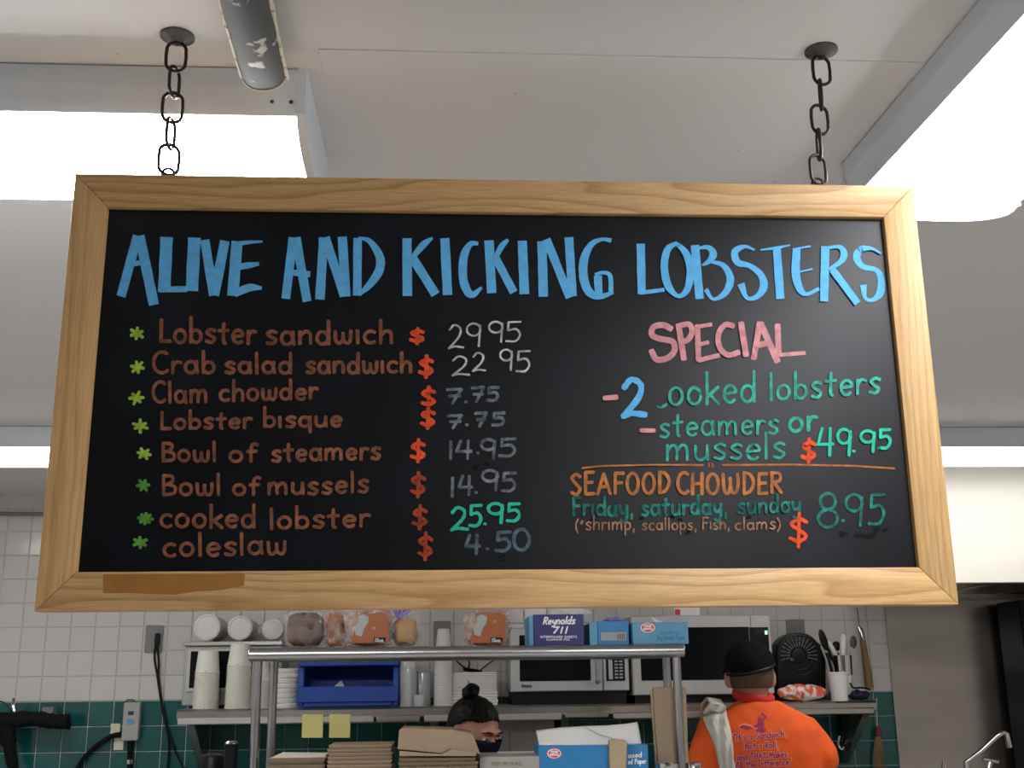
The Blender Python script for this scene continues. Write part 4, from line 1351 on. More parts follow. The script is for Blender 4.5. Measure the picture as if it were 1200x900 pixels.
# sharpening steel / long wooden-handled scraper hanging on the wall
Yk = YW - .03
t = thing('hanging_scraper', P(1018, 805, Yk), 'long wooden handled tool with steel cap hanging on the right white tiles', 'tool')
MB().tube([P(1004, 712, Yk), P(1007, 734, Yk)], .003, 8).build('wire', 'chrome', t)
MB().tube([P(1006, 734, Yk), P(1008, 738, Yk), P(1011, 750, Yk)], [.008, .013, .013], 12).build('steel_cap', 'chrome', t)
MB().tube([P(1011, 750, Yk), P(1015, 775, Yk), P(1019, 806, Yk)], [.012, .014, .018], 12).build('wooden_handle', 'woodh', t)
Yq = YS + .05
mb = MB()
mb.ell((X(1009, 812, Yq), Yq + .03, ZS + .02), (.045, .04, .019), 24, 14)
for i, v in enumerate(mb.v): mb.v[i] = Vector((v.x, v.y, max(ZS + .001, v.z + noise.noise(v * 60) * .012)))
mb.build('folded_strap', 'bluecloth', label='dark blue crumpled strap at the right end of the shelf', cat='strap')
MB().tube(smoothpts([P(996, 800, Yq), P(1000, 806, Yq), P(1010, 806, Yq), P(1020, 808, Yq)], 4), .004, 8).build('strap_handle', 'black', label='thin black handle lying over the dark blue strap', cat='handle')
# brush with a maroon top hanging on green tiles
t = thing('hanging_brush', P(1030, 900, Yk), 'long bristled brush with a maroon top hanging on the green tiles at the right', 'brush')
MB().tube([P(1027, 818, Yk), P(1028, 852, Yk)], .002, 6).build('string', 'wplast', t)
MB().tube([P(1028.5, 851, Yk), P(1029, 855, Yk), P(1029, 863, Yk)], [.006, .014, .012], 12).build('brush_top', 'redtop', t)
for k in range(9):
    f = (k - 4) / 4
    MB().tube([P(1029 + f * 2.5, 862, Yk), P(1029.5 + f * 6, 885, Yk + abs(f) * .005), P(1030 + f * 7.5, 915, Yk + abs(f) * .01)], .0022, 5).build('bristle', 'woodh', t)
# tools under the right end of the shelf
for px, lab in ((992, 'dark hook tool hanging under the right end of the shelf'), (985, 'second dark tool hanging under the right end of the shelf')):
    Yh = YS + (.12 if px == 992 else .2)
    t = thing('hanging_tool', P(px, 880, Yh), lab, 'tool', 'tools hanging under the shelf')
    MB().tube([P(px, 836, Yh), P(px - 1, 862, Yh)], .010, 8).build('handle', 'blackm', t)
    MB().tube(smoothpts([P(px - 1, 862, Yh), P(px - 3, 872, Yh), P(px + 2, 878, Yh), P(px + 5, 870, Yh)], 4), .005, 8).build('hook', 'chrome' if px == 985 else 'blackm', t)

# ------------------------------------------------------------------ dispenser under the shelf, behind the woman
Y = YS + .12
t = thing('towel_dispenser', P(620, 884, Y), 'grey metal dispenser below the shelf, right of the woman', 'dispenser')
MB().box(X(583, 860, Y), Y, Z(620, 884, Y), X(650, 860, Y), YW - .006, Z(620, 841, Y)).build('body', 'lgrey', t, bevel=.003)
MB().box(X(597, 860, Y), Y - .02, Z(620, 884, Y), X(640, 860, Y), Y - .001, Z(620, 857, Y)).build('inner_box', 'greycard', t, bevel=.003)
for k in range(6): MB().ell((X(592 + k * 9.5, 845, Y), Y - .001, Z(592, 846 + (k % 3), Y)), (.002, .0015, .002), 8, 5).build('screw', 'zinc', t)
# yellow notes stuck to the shelf
for x0, x1, lab in ((353.5, 378, 'left yellow sticky note on the shelf edge'), (385.5, 410, 'right yellow sticky note on the shelf edge')):
    Yn = YS - .026
    mb = MB()
    vs = []
    for i in range(5):
        f = i / 4
        yy = 837 + (864.5 - 837) * f
        vs += [P(x0 + (1 - f) * .8, yy, Yn - .006 * f * f), P(x1 + (1 - f) * .8, yy, Yn - .006 * f * f)]
    n0 = len(vs)
    vs += [v + Vector((0, .0008, 0)) for v in vs]
    fs = [(2 * i, 2 * i + 1, 2 * i + 3, 2 * i + 2) for i in range(4)] + [(n0 + 2 * i + 2, n0 + 2 * i + 3, n0 + 2 * i + 1, n0 + 2 * i) for i in range(4)]
    mb.add(vs, fs + [(2 * i, 2 * i + 2, n0 + 2 * i + 2, n0 + 2 * i) for i in range(4)] + [(2 * i + 1, n0 + 2 * i + 1, n0 + 2 * i + 3, 2 * i + 3) for i in range(4)] + [(0, n0, n0 + 1, 1), (8, 9, n0 + 9, n0 + 8)])
    mb.build('sticky_note', 'yellow', label=lab, cat='sticky note', group='yellow sticky notes')
# ------------------------------------------------------------------ pass-through counter with overshelf
YP1, YP2 = 3.30, 3.545
ZT = 1.285                      # counter top
t = thing('pass_counter', (.07, 3.4, 0), 'pass-through counter in front of the kitchen, just below the picture', 'counter')
MB().box(-.95, 3.16, ZT - .04, 1.05, 3.62, ZT).build('countertop', 'steel', t, bevel=.004)
MB().box(-.93, 3.2, 0, 1.03, 3.58, ZT - .04).build('base', 'wallpaint', t)
ZU = Z(550, 757, YP1)
xl, xr = X(292, 763, YP1), X(801.5, 763, YP1)
t = thing('overshelf', ((xl + xr) / 2, 3.42, ZT), 'stainless overshelf on four round posts above the pass-through counter', 'shelf')
rT = .0185
MB().tube([(xl, YP1, ZU - rT), (xl + .002, YP1, ZU - rT), (xr - .002, YP1, ZU - rT), (xr, YP1, ZU - rT)], [rT * .9, rT, rT, rT * .9], 24).build('front_edge', 'tube', t)
MB().box(xl + .003, YP1 + .004, ZU - .006, xr - .003, YP2 + .05, ZU - .001).build('shelf_board', 'steel', t)
MB().box(xl + .003, YP2 + .03, ZU - .035, xr - .003, YP2 + .05, ZU - .006).build('rear_edge', 'steel', t)
for px, Y in ((302.5, YP1 + .012), (321.5, YP2), (792.7, YP1 + .012), (781, YP2)):
    x = X(px, 775, Y)
    MB().tube([(x, Y, ZT + .004), (x, Y, ZU - .012)], .0125, 18).build('post', 'tube', t)
    MB().lathe((x, Y, ZT), [(.028, 0), (.028, .004), (.0145, .006), (.0135, .03)], 20).build('foot_flange', 'tube', t)


def bag(name, label, x0, x1, yt, Y, dep, loafm, lab=None, purple=False, seed=0, bagm='clear'):
    a, b = X(x0, 740, Y), X(x1, 740, Y)
    zt = Z((x0 + x1) / 2, yt, Y)
    cx = (a + b) / 2
    hz_ = (zt - ZU) / 2
    t = thing(name, (cx, Y + dep / 2, ZU), label, 'bread bag', 'bread bags on the overshelf')

    def lump(k, amp, seedv, sq=.5):
        mb = MB()
        n, m_ = 56, 34
        mb.ell((0, 0, 0), (1, 1, 1), n, m_)
        for i, v in enumerate(mb.v):
            q = Vector([math.copysign(abs(c) ** sq, c) for c in v])
            w = Vector((cx + q.x * (b - a) / 2 * k, Y + dep / 2 + q.y * dep / 2 * k, ZU + .001 + hz_ + q.z * hz_ * k * (.98)))
            d = noise.noise(w * 28 + Vector((seedv, 0, 0))) * amp + noise.noise(w * 75 + Vector((seedv, 3, 0))) * amp * .5 + abs(noise.noise(w * 130 + Vector((seedv, 7, 0)))) * amp * .7
            w += v.normalized() * d
            w.z = max(w.z, ZU + .001)
            mb.v[i] = w
        return mb
    lump(.86, .006, seed).build('loaf', loafm, t)
    lump(.95, .017, seed + 9).build('wrapper', bagm, t)
    return t, a, b, zt


bag('bread_bag', 'bagged dark loaf, leftmost on the overshelf, behind the clear film', 331, 379, 716, YP1 + .05, .12, 'rye', seed=1)
bag('bread_bag', 'bagged loaf between the dark loaf and the orange labelled loaf', 380, 404, 716, YP1 + .09, .10, 'bread', seed=2, bagm='pinkbag')


def labelled(x0, x1, label, seed, lx):
    Y = YP1 + .035
    t, a, b, zt = bag('bread_bag', label, x0, x1, 714.5, Y, .12, 'bread', seed=seed, bagm='pinkbag')
    Yl = Y - .006
    mb = MB()
    n = 10
    poly = [(lx[0], 753.5), (lx[0] + 3, 738), (lx[0] + 12, 722), (lx[1] - 6, 717), (lx[1], 721), (lx[1] + 1, 753.5)]
    mb.ext([(P(u, v, Yl).x, max(P(u, v, Yl).z, ZU + .001)) for u, v in poly], Yl, Yl + .003)
    mb.build('orange_label', 'blabel', t, label='orange printed label')
    mb = MB()
    bl = [(lx[0] + 5, 744), (lx[0] + 3, 734), (lx[0] + 8, 728), (lx[0] + 8, 722), (lx[0] + 14, 720), (lx[0] + 20, 723), (lx[0] + 19, 730), (lx[0] + 14, 738), (lx[0] + 12, 746)]
    mb.ext([(P(u, v, Yl).x, P(u, v, Yl).z) for u, v in bl], Yl - .0012, Yl - .0002)
    mb.build('pale_patch', 'lgrey', t, label='pale grey patch on the label')
    MB().box(X(lx[1] - 17, 750, Yl), Yl - .0012, Z(lx[0], 753, Yl), X(lx[1] - 3, 750, Yl), Yl - .0002, Z(lx[0], 747.5, Yl)).build('weight_box', 'black', t, label='small black box')
    txt(t, Yl - .0012, [('12oz.', lx[1] - 15.5, lx[1] - 4.5, 752, 752, 2.1, .8)], 'whiteprint', 'weight_text', .0004)
    mb = MB()
    fn = onplane(Yl, .0006)
    for k in range(5):
        ribbon(mb, [(lx[1] - 20 + k * .8, 727 + k * 3.6), (lx[1] - 6, 727 + k * 3.6)], .7, fn)
    mb.build('fine_print', 'bread', t, smooth=False, kind='stuff')


labelled(402, 458, 'bagged loaf with an orange label, the left one of two, in the bread pile', 3, (412, 455))
labelled(545, 597, 'bagged loaf with an orange label standing alone in the middle of the overshelf', 4, (551, 592))
t, a, b, zt = bag('bread_bag', 'bagged golden rolls with a purple tie, right end of the bread pile', 460, 490, 722, YP1 + .06, .11, 'gold', seed=6)
mb = MB()
for k in range(7):
    mb.tube(smoothpts([P(466, 724, YP1 + .07), P(462 + k * 2.5, 717 - (k % 3), YP1 + .06 + .01 * (k % 2)), P(460 + k * 4, 711 + (k % 2) * 3, YP1 + .07)], 3), .004, 6)
mb.build('purple_tie', 'violet', t, kind='stuff')
# clear film bundle left of the breads, standing on the oven behind
mb = MB()
Yf = 4.72
zo = Z(257, 757, 4.76) + .018
mb.ell((X(318, 735, Yf), Yf + .06, zo + .045), (.062, .07, .044), 32, 20)
for i, v in enumerate(mb.v):
    d = noise.noise(v * 30) * .018
    mb.v[i] = Vector((v.x + d, v.y, max(zo + .001, v.z + d)))
mb.build('film_bundle', 'clear', label='crumpled clear plastic bag right of the bagged cup sleeves', cat='plastic bag')
# a second white stack in clear film between the oven and the breads
MB().lathe((X(318, 737, Yf), Yf + .03, zo + .047), [(.03, 0), (.042, .003), (.043, .012), (.038, .014), (.039, .10)], 26, 'y').build('cup_sleeve', 'foam', label='third sleeve of white cups, inside the crumpled clear bag', cat='cup sleeve', group='bagged cup sleeves on the oven')
bpy.data.objects[-1] if False else None

# boxes on the overshelf
def carton(name, label, cat, x0, x1, yt, Y, dep, m, zb, side=None, sidem=None, lid=True, grp=None):
    xm = (x0 + x1) / 2
    a, b = X(x0, yt, Y), X(x1, yt, Y)
    zt = Z(xm, yt, Y)
    t = thing(name, ((a + b) / 2, Y + dep / 2, zb), label, cat, grp)
    k = [0]
    mb = MB()
    mb.box(a, Y, zb + .0005, b, Y + dep, zt)
    mb.build('carton', m, t, bevel=.0015)
    return t, a, b, zt


t, a, b, zt = carton('foil_box', 'indigo box of foil sheets reading Reynolds 711 on the overshelf', 'box', 625, 684, 720, YP1 + .03, .20, 'navybox', ZU)
MB().box(a - .012, YP1 + .034, ZU + .001, a - .0005, YP1 + .22, zt - .003).build('pale_side', 'bluebox2', t)
txt(t, YP1 + .03, [('Reynolds', 636, 673, 731.5, 731, 4.6, 1.7)], 'whiteprint', 'maker_name', slant=.25)
txt(t, YP1 + .03, [('^11', 646, 665, 742, 742, 4.2, 2.0)], 'whiteprint', 'product_number', slant=.25)
txt(t, YP1 + .03, [('INTERFOLDED SHEETS', 633, 676, 747.5, 747.5, 1.3, .6), ('ALUMINUM FOIL', 640, 668, 750.5, 750.5, 1.1, .5)], 'whiteprint', 'fine_print')
mb = MB()
pts = [(646, 721), (650, 724), (655, 724.5), (660, 722), (664, 713), (672, 712), (690, 712), (694, 722), (684, 716), (665, 722)]
g = []
n = 12
for i in range(n + 1):
    for j in range(5):
        u = i / n
        q = P(646 + 48 * u, 720.5 - 9 * math.sin(u * 2.6 + .35) * (j / 4) - random.uniform(0, 1.5), YP1 + .04 + .006 * j + random.uniform(0, .008))
        g.append(q + Vector((0, 0, max(0, zt + .001 - q.z))))
mb.add(g, [(i * 5 + j, i * 5 + j + 1, (i + 1) * 5 + j + 1, (i + 1) * 5 + j) for i in range(n) for j in range(4)])
mb.build('foil_sheet', 'foil', t)
t, a, b, zt = carton('wax_paper_box', 'plain blue box with a grey label between the indigo box and the logo box', 'box', 700, 736.5, 727.5, YP1 + .03, .18, 'bluebox', ZU, grp='blue paper boxes')
MB().extv([(a - .022, YP1 + .036, ZU + .001), (a - .001, YP1 + .031, ZU + .001), (a - .001, YP1 + .031, zt), (a - .022, YP1 + .036, zt - .006)], (0, .16, 0)).build('pale_side', 'bluebox2', t)
MB().box(X(704, 745, YP1 + .03), YP1 + .0285, Z(720, 750.5, YP1 + .03), X(734, 745, YP1 + .03), YP1 + .0299, Z(720, 741, YP1 + .03)).build('shipping_label', 'lgrey', t)
mb = MB()
fn = onplane(YP1 + .0285, .0004)
for k in range(5): ribbon(mb, [(724 + k * 1.8, 743), (724 + k * 1.8, 749)], .8, fn)
mb.build('bar_marks', 'darkprint', t, smooth=False, kind='stuff')
mb = MB()
mb.ell((X(718, 724, YP1 + .08), YP1 + .08, zt + .004), (.028, .03, .006), 16, 8)
for i, v in enumerate(mb.v): mb.v[i] = Vector((v.x, v.y, max(zt + .0005, v.z + noise.noise(v * 70) * .006)))
mb.build('film_tuft', 'violet', t)


def logo(t, cx, cy, rx, ry, Y):
    def oval(k, m, nm, off):
        poly = [(lambda p: (p.x, p.z))(P(cx + rx * k * math.cos(a), cy + ry * k * math.sin(a), Y)) for a in [2 * math.pi * q / 28 for q in range(28)]]
        MB().ext(poly, Y - off, Y - off + .0003).build(nm, m, t)
    oval(1, 'redprint', 'logo_rim', .0005)
    oval(.90, 'whiteprint', 'logo_ring', .0009)
    oval(.76, 'redprint', 'logo_disc', .0013)
    mb = MB()
    fn = onplane(Y, .0017)
    w_ = .75 * rx
    write(mb, 'FOOD', cx - w_ * .6, cx + w_ * .6, cy - ry * .12, cy - ry * .12, ry * .22, ry * .13, fn)
    write(mb, 'SERVICE', cx - w_ * .8, cx + w_ * .8, cy + ry * .4, cy + ry * .4, ry * .2, ry * .12, fn)
    mb.build('logo_text', 'whiteprint', t, smooth=False)


t, a, b, zt = carton('deli_paper_box', 'light blue paper box with a red oval logo at the right end of the overshelf', 'box', 741, 806, 729, YP1 + .015, .2, 'bluebox2', ZU, grp='blue paper boxes')
logo(t, 759, 735.7, 9.6, 6.2, YP1 + .015)
txt(t, YP1 + .015, [('Catering', 774, 796, 743, 743, 2.4, .7), ('Dry Waxed Paper', 770, 802, 749.5, 749.5, 2.4, .8)], 'bluebox', 'lettering')
mb = MB()
mb.tube([P(763, 723, YP1 + .06), P(770, 729, YP1 + .04), P(778, 731, YP1 + .03)], [.002, .006, .004], 6, flat=.4)
mb.build('torn_flap', 'paper', t)

# ------------------------------------------------------------------ things standing on the pass counter
YA = 3.22
MB().lathe((X(270.5, 890, YA + .1), YA + .1, ZT), [(.02, 0), (.02, .06), (.018, .08), (.019, Z(270, 872, YA + .1) - ZT), (.013, Z(270, 869, YA + .1) - ZT)], 20).build('pepper_grinder', 'black', label='slim black pepper grinder with a pale cap left of the shelf posts', cat='grinder')
g = [o for o in bpy.data.objects if o.name == 'pepper_grinder'][0]
WL[g.name] = g.location.copy()
MB().lathe((X(270.5, 890, YA + .1), YA + .1, Z(270, 873, YA + .1)), [(.0185, 0), (.0185, .006), (.014, .010)], 20).build('pale_cap', 'chrome', g, label='shiny pale cap')
x = X(249, 890, YA + .2)
MB().lathe((x, YA + .2, ZT), [(.032, 0), (.034, .04), (.036, Z(249, 890, YA + .2) - ZT), (.030, Z(249, 885, YA + .2) - ZT), (.012, Z(249, 882.5, YA + .2) - ZT)], 24).build('sauce_jar', 'black', label='round black topped jar left of the pepper grinder', cat='jar')


def traystack(label, x0, x1, yts, Y, dep, m, grp, slope=0, cat='tray', lipm=None, top=None):
    """nested cardboard trays, the upper edges given from the bottom one to the top one"""
    zprev = ZT
    for k, yt in enumerate(yts):
        a = X(x0, 890, Y) + random.uniform(-.003, .004)
        b = X(x1, 890, Y) + random.uniform(-.004, .003)
        zt = Z((x0 + x1) / 2, yt, Y)
        h = zt - zprev - .0006
        ins = min(.006, h * .5)
        mb = MB()
        sl = slope * (b - a)
        vs = [(a + ins, Y + .004, zprev + .0004), (b - ins, Y + .004, zprev + .0004), (b, Y, zt), (a, Y, zt + sl)]
        vs += [(p[0], p[1] + dep - 2 * (p[1] - Y), p[2]) for p in vs]
        mb.add(vs, [(0, 1, 2, 3), (7, 6, 5, 4), (0, 4, 5, 1), (1, 5, 6, 2), (3, 2, 6, 7), (0, 3, 7, 4)])
        o = mb.build('takeout_tray', m, label=label, cat=cat, group=grp, bevel=.0012)
        zprev = zt
    return zprev


traystack('brown takeout tray in the low wide stack right of the left shelf posts', 314, 382, (904, 896, 889), YA + .06, .16, 'kraftd', 'low stack of brown trays')
mb = MB()
mb.extv([P(316, 888.5, YA + .10), P(326, 884, YA + .10), P(382, 884.5, YA + .10), P(382, 889, YA + .10)], (0, .1, 0))
mb.build('parchment_sheet', 'cream', label='cream parchment sheet on top of the low tray stack', cat='paper')
traystack('brown takeout tray in the square stack below the yellow notes', 383.5, 461, (906, 901, 896, 891, 886.5, 882, 877.5, 873), YA + .03, .18, 'kraft', 'square stack of brown trays')
zz = traystack('brown takeout box in the large leaning stack before the woman', 466, 560, (908, 903, 898, 893, 888), YA - .02, .2, 'kraftd', 'large stack of brown boxes')
t = thing('takeout_box', (X(513, 880, YA), YA + .05, zz), 'large brown folded takeout box lid topping the stack before the woman', 'box', 'large stack of brown boxes')
mb = MB()
mb.extv([P(466, 878, YA - .02), P(467.5, 856, YA - .02), P(471, 853.5, YA - .02), P(530, 855, YA - .02), P(554, 860, YA - .02), P(563, 884, YA - .02), P(545, 880, YA - .02), P(528, 878, YA - .02), P(518, 883, YA - .02)], (0, .2, 0))
mb.build('lid', 'kraft', t, bevel=.001)
mb = MB()
mb.extv([P(468, 880, YA - .03), P(517, 884, YA - .03), P(530, 878, YA - .03), P(558, 882, YA - .03), P(558, 886, YA - .03), P(468, 886, YA - .03)], (0, .009, 0))
mb.build('flap', 'kraft', t)
# grey carton with faint lettering
t, a, b, zt = carton('grey_carton', 'pale grey cardboard carton with faint lettering, right of the brown box stack', 'box', 562, 633, 886.5, YA + .02, .2, 'greycard', ZT)
txt(t, YA + .02, [('KEEP DRY PLACE', 577, 611, 896.5, 896.5, 1.9, .8)], 'kraftd')
MB().box(X(583, 884, YA + .2), YA + .16, zt + .0005, X(632, 884, YA + .2), YA + .24, Z(600, 881.5, YA + .2)).build('card_stack', 'paper', label='thin stack of pale cards on the grey carton', cat='cards')
# large blue box with logo
t, a, b, zt = carton('deli_paper_box', 'bright blue paper box with a red oval logo, open on the counter at lower centre', 'box', 631, 714, 873.5, YA + .02, .16, 'bluebox', ZT, grp='blue paper boxes')
logo(t, 649.5, 883, 9, 6.3, YA + .02)
t2, a2, b2, zt2 = carton('deli_paper_box', 'blue paper box with white lettering right of the twine roll on the counter', 'box', 733, 759, 873, YA + .03, .16, 'bluebox', ZT, grp='blue paper boxes')
txt(t2, YA + .03, [('axed', 736, 752, 888, 887, 3.2, 1.1), ('ed Paper', 736, 757, 895.5, 894.5, 3.2, 1.1)], 'whiteprint')


def sheet(label, pts, Y0, Y1, m='paper', cat='paper', amp=.004):
    """a curved sheet: bottom edge at depth Y0, top edge at Y1"""
    bot, top = pts
    n = 14
    mb = MB()
    g = []
    for j in range(7):
        v = j / 6
        for i in range(n + 1):
            u = i / n
            a = Vector((bot[0][0] + (bot[1][0] - bot[0][0]) * u, bot[0][1] + (bot[1][1] - bot[0][1]) * u))
            tl = smooth1(top, u)
            q = a.lerp(tl, v)
            p = P(q.x, q.y, Y0 + (Y1 - Y0) * v)
            p.y += noise.noise(p * 22) * amp
            g.append(p)
    k = len(g)
    fs = [(j * (n + 1) + i, j * (n + 1) + i + 1, (j + 1) * (n + 1) + i + 1, (j + 1) * (n + 1) + i) for j in range(6) for i in range(n)]
    mb.add(g, fs)
    o = mb.build('wax_paper_sheet', m, label=label, cat=cat, group='loose white sheets')
    so = o.modifiers.new('thickness', 'SOLIDIFY')
    so.thickness = .0006
    return o


def smooth1(top, u):
    xs = [p[0] for p in top]
    x = xs[0] + (xs[-1] - xs[0]) * u
    for i in range(len(top) - 1):
        if x <= top[i + 1][0] + 1e-6:
            f = (x - top[i][0]) / (top[i + 1][0] - top[i][0])
            return Vector((x, top[i][1] + (top[i + 1][1] - top[i][1]) * f))
    return Vector(top[-1])


sheet('front white wax paper sheet rising from the open blue box', [((632, 873), (728, 873)), [(628, 856), (660, 852), (686, 851), (700, 860), (735, 869)]], YA + .04, YA + .09)
sheet('rear white wax paper sheet rising from the open blue box', [((690, 873), (752, 873)), [(680, 851), (712, 850), (735, 848), (747, 846)]], YA + .10, YA + .14)
# folded corrugated brown bundle between the blue boxes
Yq = YA - .01
mb = MB()
mb.extv([P(715, 905, Yq), P(714, 868, Yq), P(718, 866.5, Yq), P(733, 867, Yq), P(735, 870, Yq), P(734, 905, Yq)], (0, .025, 0))
o = mb.build('paper_bundle', 'kraftl', label='ribbed tan paper bundle standing between the two blue boxes', cat='bundle', bevel=.002)
o.location.z += 0
for k in range(6):
    pass
# tall brown bags around the right post
def papbag(x0, x1, yt, Y, dep, label, m, seed):
    a, b = X(x0, 850, Y), X(x1, 850, Y)
    zt = Z((x0 + x1) / 2, yt, Y)
    mb = MB()
    n = 14
    top = []
    for i in range(n + 1):
        u = i / n
        top.append((a + (b - a) * u, zt + (.004 if i % 2 else 0)))
    L_ = []
    m_ = 12
    for i in range(m_ + 1):
        v = i / m_
        L_.append((a + .004 * noise.noise(Vector((seed, v * 6, 0))) + (.008 * (1 - v)), ZT + .001 + (zt - ZT) * v))
    R2 = [(b - .004 * noise.noise(Vector((seed, v * 5, 3))) - .004 * (1 - v), ZT + .001 + (zt - ZT) * v) for v in [1 - i / m_ for i in range(m_ + 1)]]
    poly = L_ + top[1:-1] + R2
    mb.ext(poly, Y, Y + dep)
    return mb.build('paper_bag', m, label=label, cat='paper bag', group='brown paper bags by the right posts')


papbag(764, 776, 810, YP1 + .06, .012, 'narrow brown paper bag edge at the left of the bag bundle', 'kraftl', 1)
papbag(767, 791, 806.5, YP1 + .045, .012, 'brown paper bag in the bundle behind the right front post', 'kraft', 2)
papbag(776, 806, 806.5, YP1 + .075, .012, 'rearmost brown paper bag showing right of the right front post', 'kraftl', 3)
# steel canisters
for px, lab, w in ((811, 'short steel canister right of the brown paper bags', .026), (782, 'steel canister in front of the brown paper bags', .030)):
    Yc = YA + (.17 if px == 811 else .01)
    h = Z(px, 893.5 if px == 811 else 894.5, Yc) - ZT
    MB().lathe((X(px, 897, Yc), Yc, ZT), [(w, 0), (w, h * .8), (w + .002, h * .85), (w + .002, h), (w - .002, h), (w - .003, h - .02)], 26).build('steel_canister', 'chrome', label=lab, cat='canister')

# faucet at lower right
Y = 4.55
t = thing('faucet', (X(1140, 900, Y), Y, .9), 'chrome faucet with an angled spout at the lower right before the steel panel', 'faucet')
xq = X(1133, 900, Y)
MB().tube([(xq, Y, .90), (xq, Y, Z(1133, 893, Y)), P(1150, 880, Y), P(1168, 863, Y), P(1176, 858, Y), P(1180, 860, Y), P(1183, 876, Y)], [.014, .011, .010, .010, .010, .010, .012], 12).build('spout', 'chrome', t)
MB().tube([P(1157, 905, Y), P(1160, 893, Y)], .012, 12).build('valve_body', 'chrome', t)
MB().tube([P(1152, 889, Y), P(1170, 893, Y)], .007, 10).build('lever', 'chrome', t)
MB().tube([P(1106, 905, Y), P(1107, 893, Y)], .010, 12).build('side_valve', 'chrome', t)
MB().box(X(1085, 900, Y), 4.36, .80, 2.19, YW - .015, .90).build('sink_deck', 'steel', t)
# ------------------------------------------------------------------ people
def fuse(parts, name, m, parent, vox=.008, sm=6, **kw):
    """parts: callables adding closed pieces to one MB; fused into one continuous surface"""
    mb = MB()
    for p in parts: p(mb)
    o = mb.build(name, m, parent, smooth=False, **kw)
    md = o.modifiers.new('fuse', 'REMESH')
    md.mode = 'VOXEL'
    md.voxel_size = vox
    md.use_smooth_shade = True
    s = o.modifiers.new('relax', 'SMOOTH')
    s.factor = .5
    s.iterations = sm
    dg = bpy.context.evaluated_depsgraph_get()
    dg.update()
    me = bpy.data.meshes.new_from_object(o.evaluated_get(dg))
    o.modifiers.clear()
    o.data = me
    for p in me.polygons: p.use_smooth = True
    return o


def limb(pts, rs, flat=1):
    def f(mb):
        q = smoothpts([tuple(p) for p in pts], 6)
        n = len(q)
        r = []
        for i in range(n):
            u = i / (n - 1) * (len(rs) - 1)
            k = min(int(u), len(rs) - 2)
            r.append(rs[k] + (rs[k + 1] - rs[k]) * (u - k))
        # rounded ends
        d0 = (q[0] - q[1]).normalized()
        d1 = (q[-1] - q[-2]).normalized()
        q = [q[0] + d0 * r[0] * .85, q[0] + d0 * r[0] * .5] + q + [q[-1] + d1 * r[-1] * .5, q[-1] + d1 * r[-1] * .85]
        r = [r[0] * .45, r[0] * .86] + r + [r[-1] * .86, r[-1] * .45]
        mb.tube(q, r, 16, flat=flat)
    return f


def ellp(c, r, rot=None):
    return lambda mb: mb.ell(c, r, 20, 14, rot)


def torso(rings, cx, cy, n=28, p=2.4):
    """rings: (z, half width, half depth, dx, dy)"""
    def f(mb):
        vs = []
        for z, a, b, dx, dy in rings:
            for k in range(n):
                t = 2 * math.pi * k / n
                c, s = math.cos(t), math.sin(t)
                vs.append((cx + dx + a * math.copysign(abs(c) ** (2 / p), c), cy + dy + b * math.copysign(abs(s) ** (2 / p), s), z))
        m_ = len(rings)
        mb.add(vs, [(i * n + k, i * n + (k + 1) % n, (i + 1) * n + (k + 1) % n, (i + 1) * n + k) for i in range(m_ - 1) for k in range(n)] + [tuple(range(n - 1, -1, -1)), tuple(range((m_ - 1) * n, m_ * n))])
    return f


def hand(wrist, d, nrm, side, curl=.5, s=1.0):
    """palm with four fingers and a thumb; d = pointing direction, nrm = palm facing"""
    w = Vector(wrist)
    d = Vector(d).normalized()
    nrm = Vector(nrm)
    nrm = (nrm - d * nrm.dot(d)).normalized()
    sd = d.cross(nrm) * side
    out = [limb([w, w + d * .045 * s, w + d * .085 * s], [.024 * s, .033 * s, .034 * s], .5)]
    for i, (o, L) in enumerate(((-.027, .070), (-.009, .078), (.009, .073), (.026, .058))):
        b = w + d * .085 * s + sd * o * s
        p1 = b + (d * math.cos(curl) + nrm * math.sin(curl)) * L * .45 * s
        p2 = p1 + (d * math.cos(2 * curl) + nrm * math.sin(2 * curl)) * L * .32 * s
        p3 = p2 + (d * math.cos(2.8 * curl) + nrm * math.sin(2.8 * curl)) * L * .25 * s
        out.append(limb([b - d * .01, p1, p2, p3], [.0095 * s, .009 * s, .0085 * s, .0075 * s]))
    tb = w + d * .03 * s - sd * .028 * s
    out.append(limb([tb, tb + (d * .7 - sd * .7) * .035 * s + nrm * .01, tb + (d * .9 - sd * .5) * .062 * s + nrm * .02], [.012 * s, .0105 * s, .009 * s]))
    return out


# --- man seen from behind, orange T-shirt
MY = 3.95
mx = X(893, 880, MY)
t = thing('person', (mx, MY, 0), 'person seen from behind in orange T-shirt and black cap with a shoulder towel', 'person')
hc = P(880, 786, MY + .02)
hz0 = hc.z
shz = Z(893, 838, MY)           # shoulder height
neck = P(884, 822, MY)
head_rot = Matrix.Rotation(math.radians(-14), 3, 'Z')
LS, RS = Vector((X(838, 850, MY), MY, shz - .040)), Vector((X(943, 850, MY), MY, shz - .058))
LE, RE = Vector((X(818, 850, MY), MY + .02, shz - .27)), Vector((X(979, 900, MY), MY + .03, shz - .27))
LW, RW = LE + Vector((.06, .22, .06)), RE + Vector((-.06, .22, .05))
top_rings = [(.86, .155, .10, 0, 0), (.95, .172, .115, 0, 0), (1.05, .165, .112, 0, 0), (1.16, .165, .108, 0, 0), (shz - .13, .185, .112, 0, 0), (shz - .05, .185, .10, 0, 0), (shz + .0, .13, .08, 0, .0), (shz + .035, .07, .065, -.01, 0)]
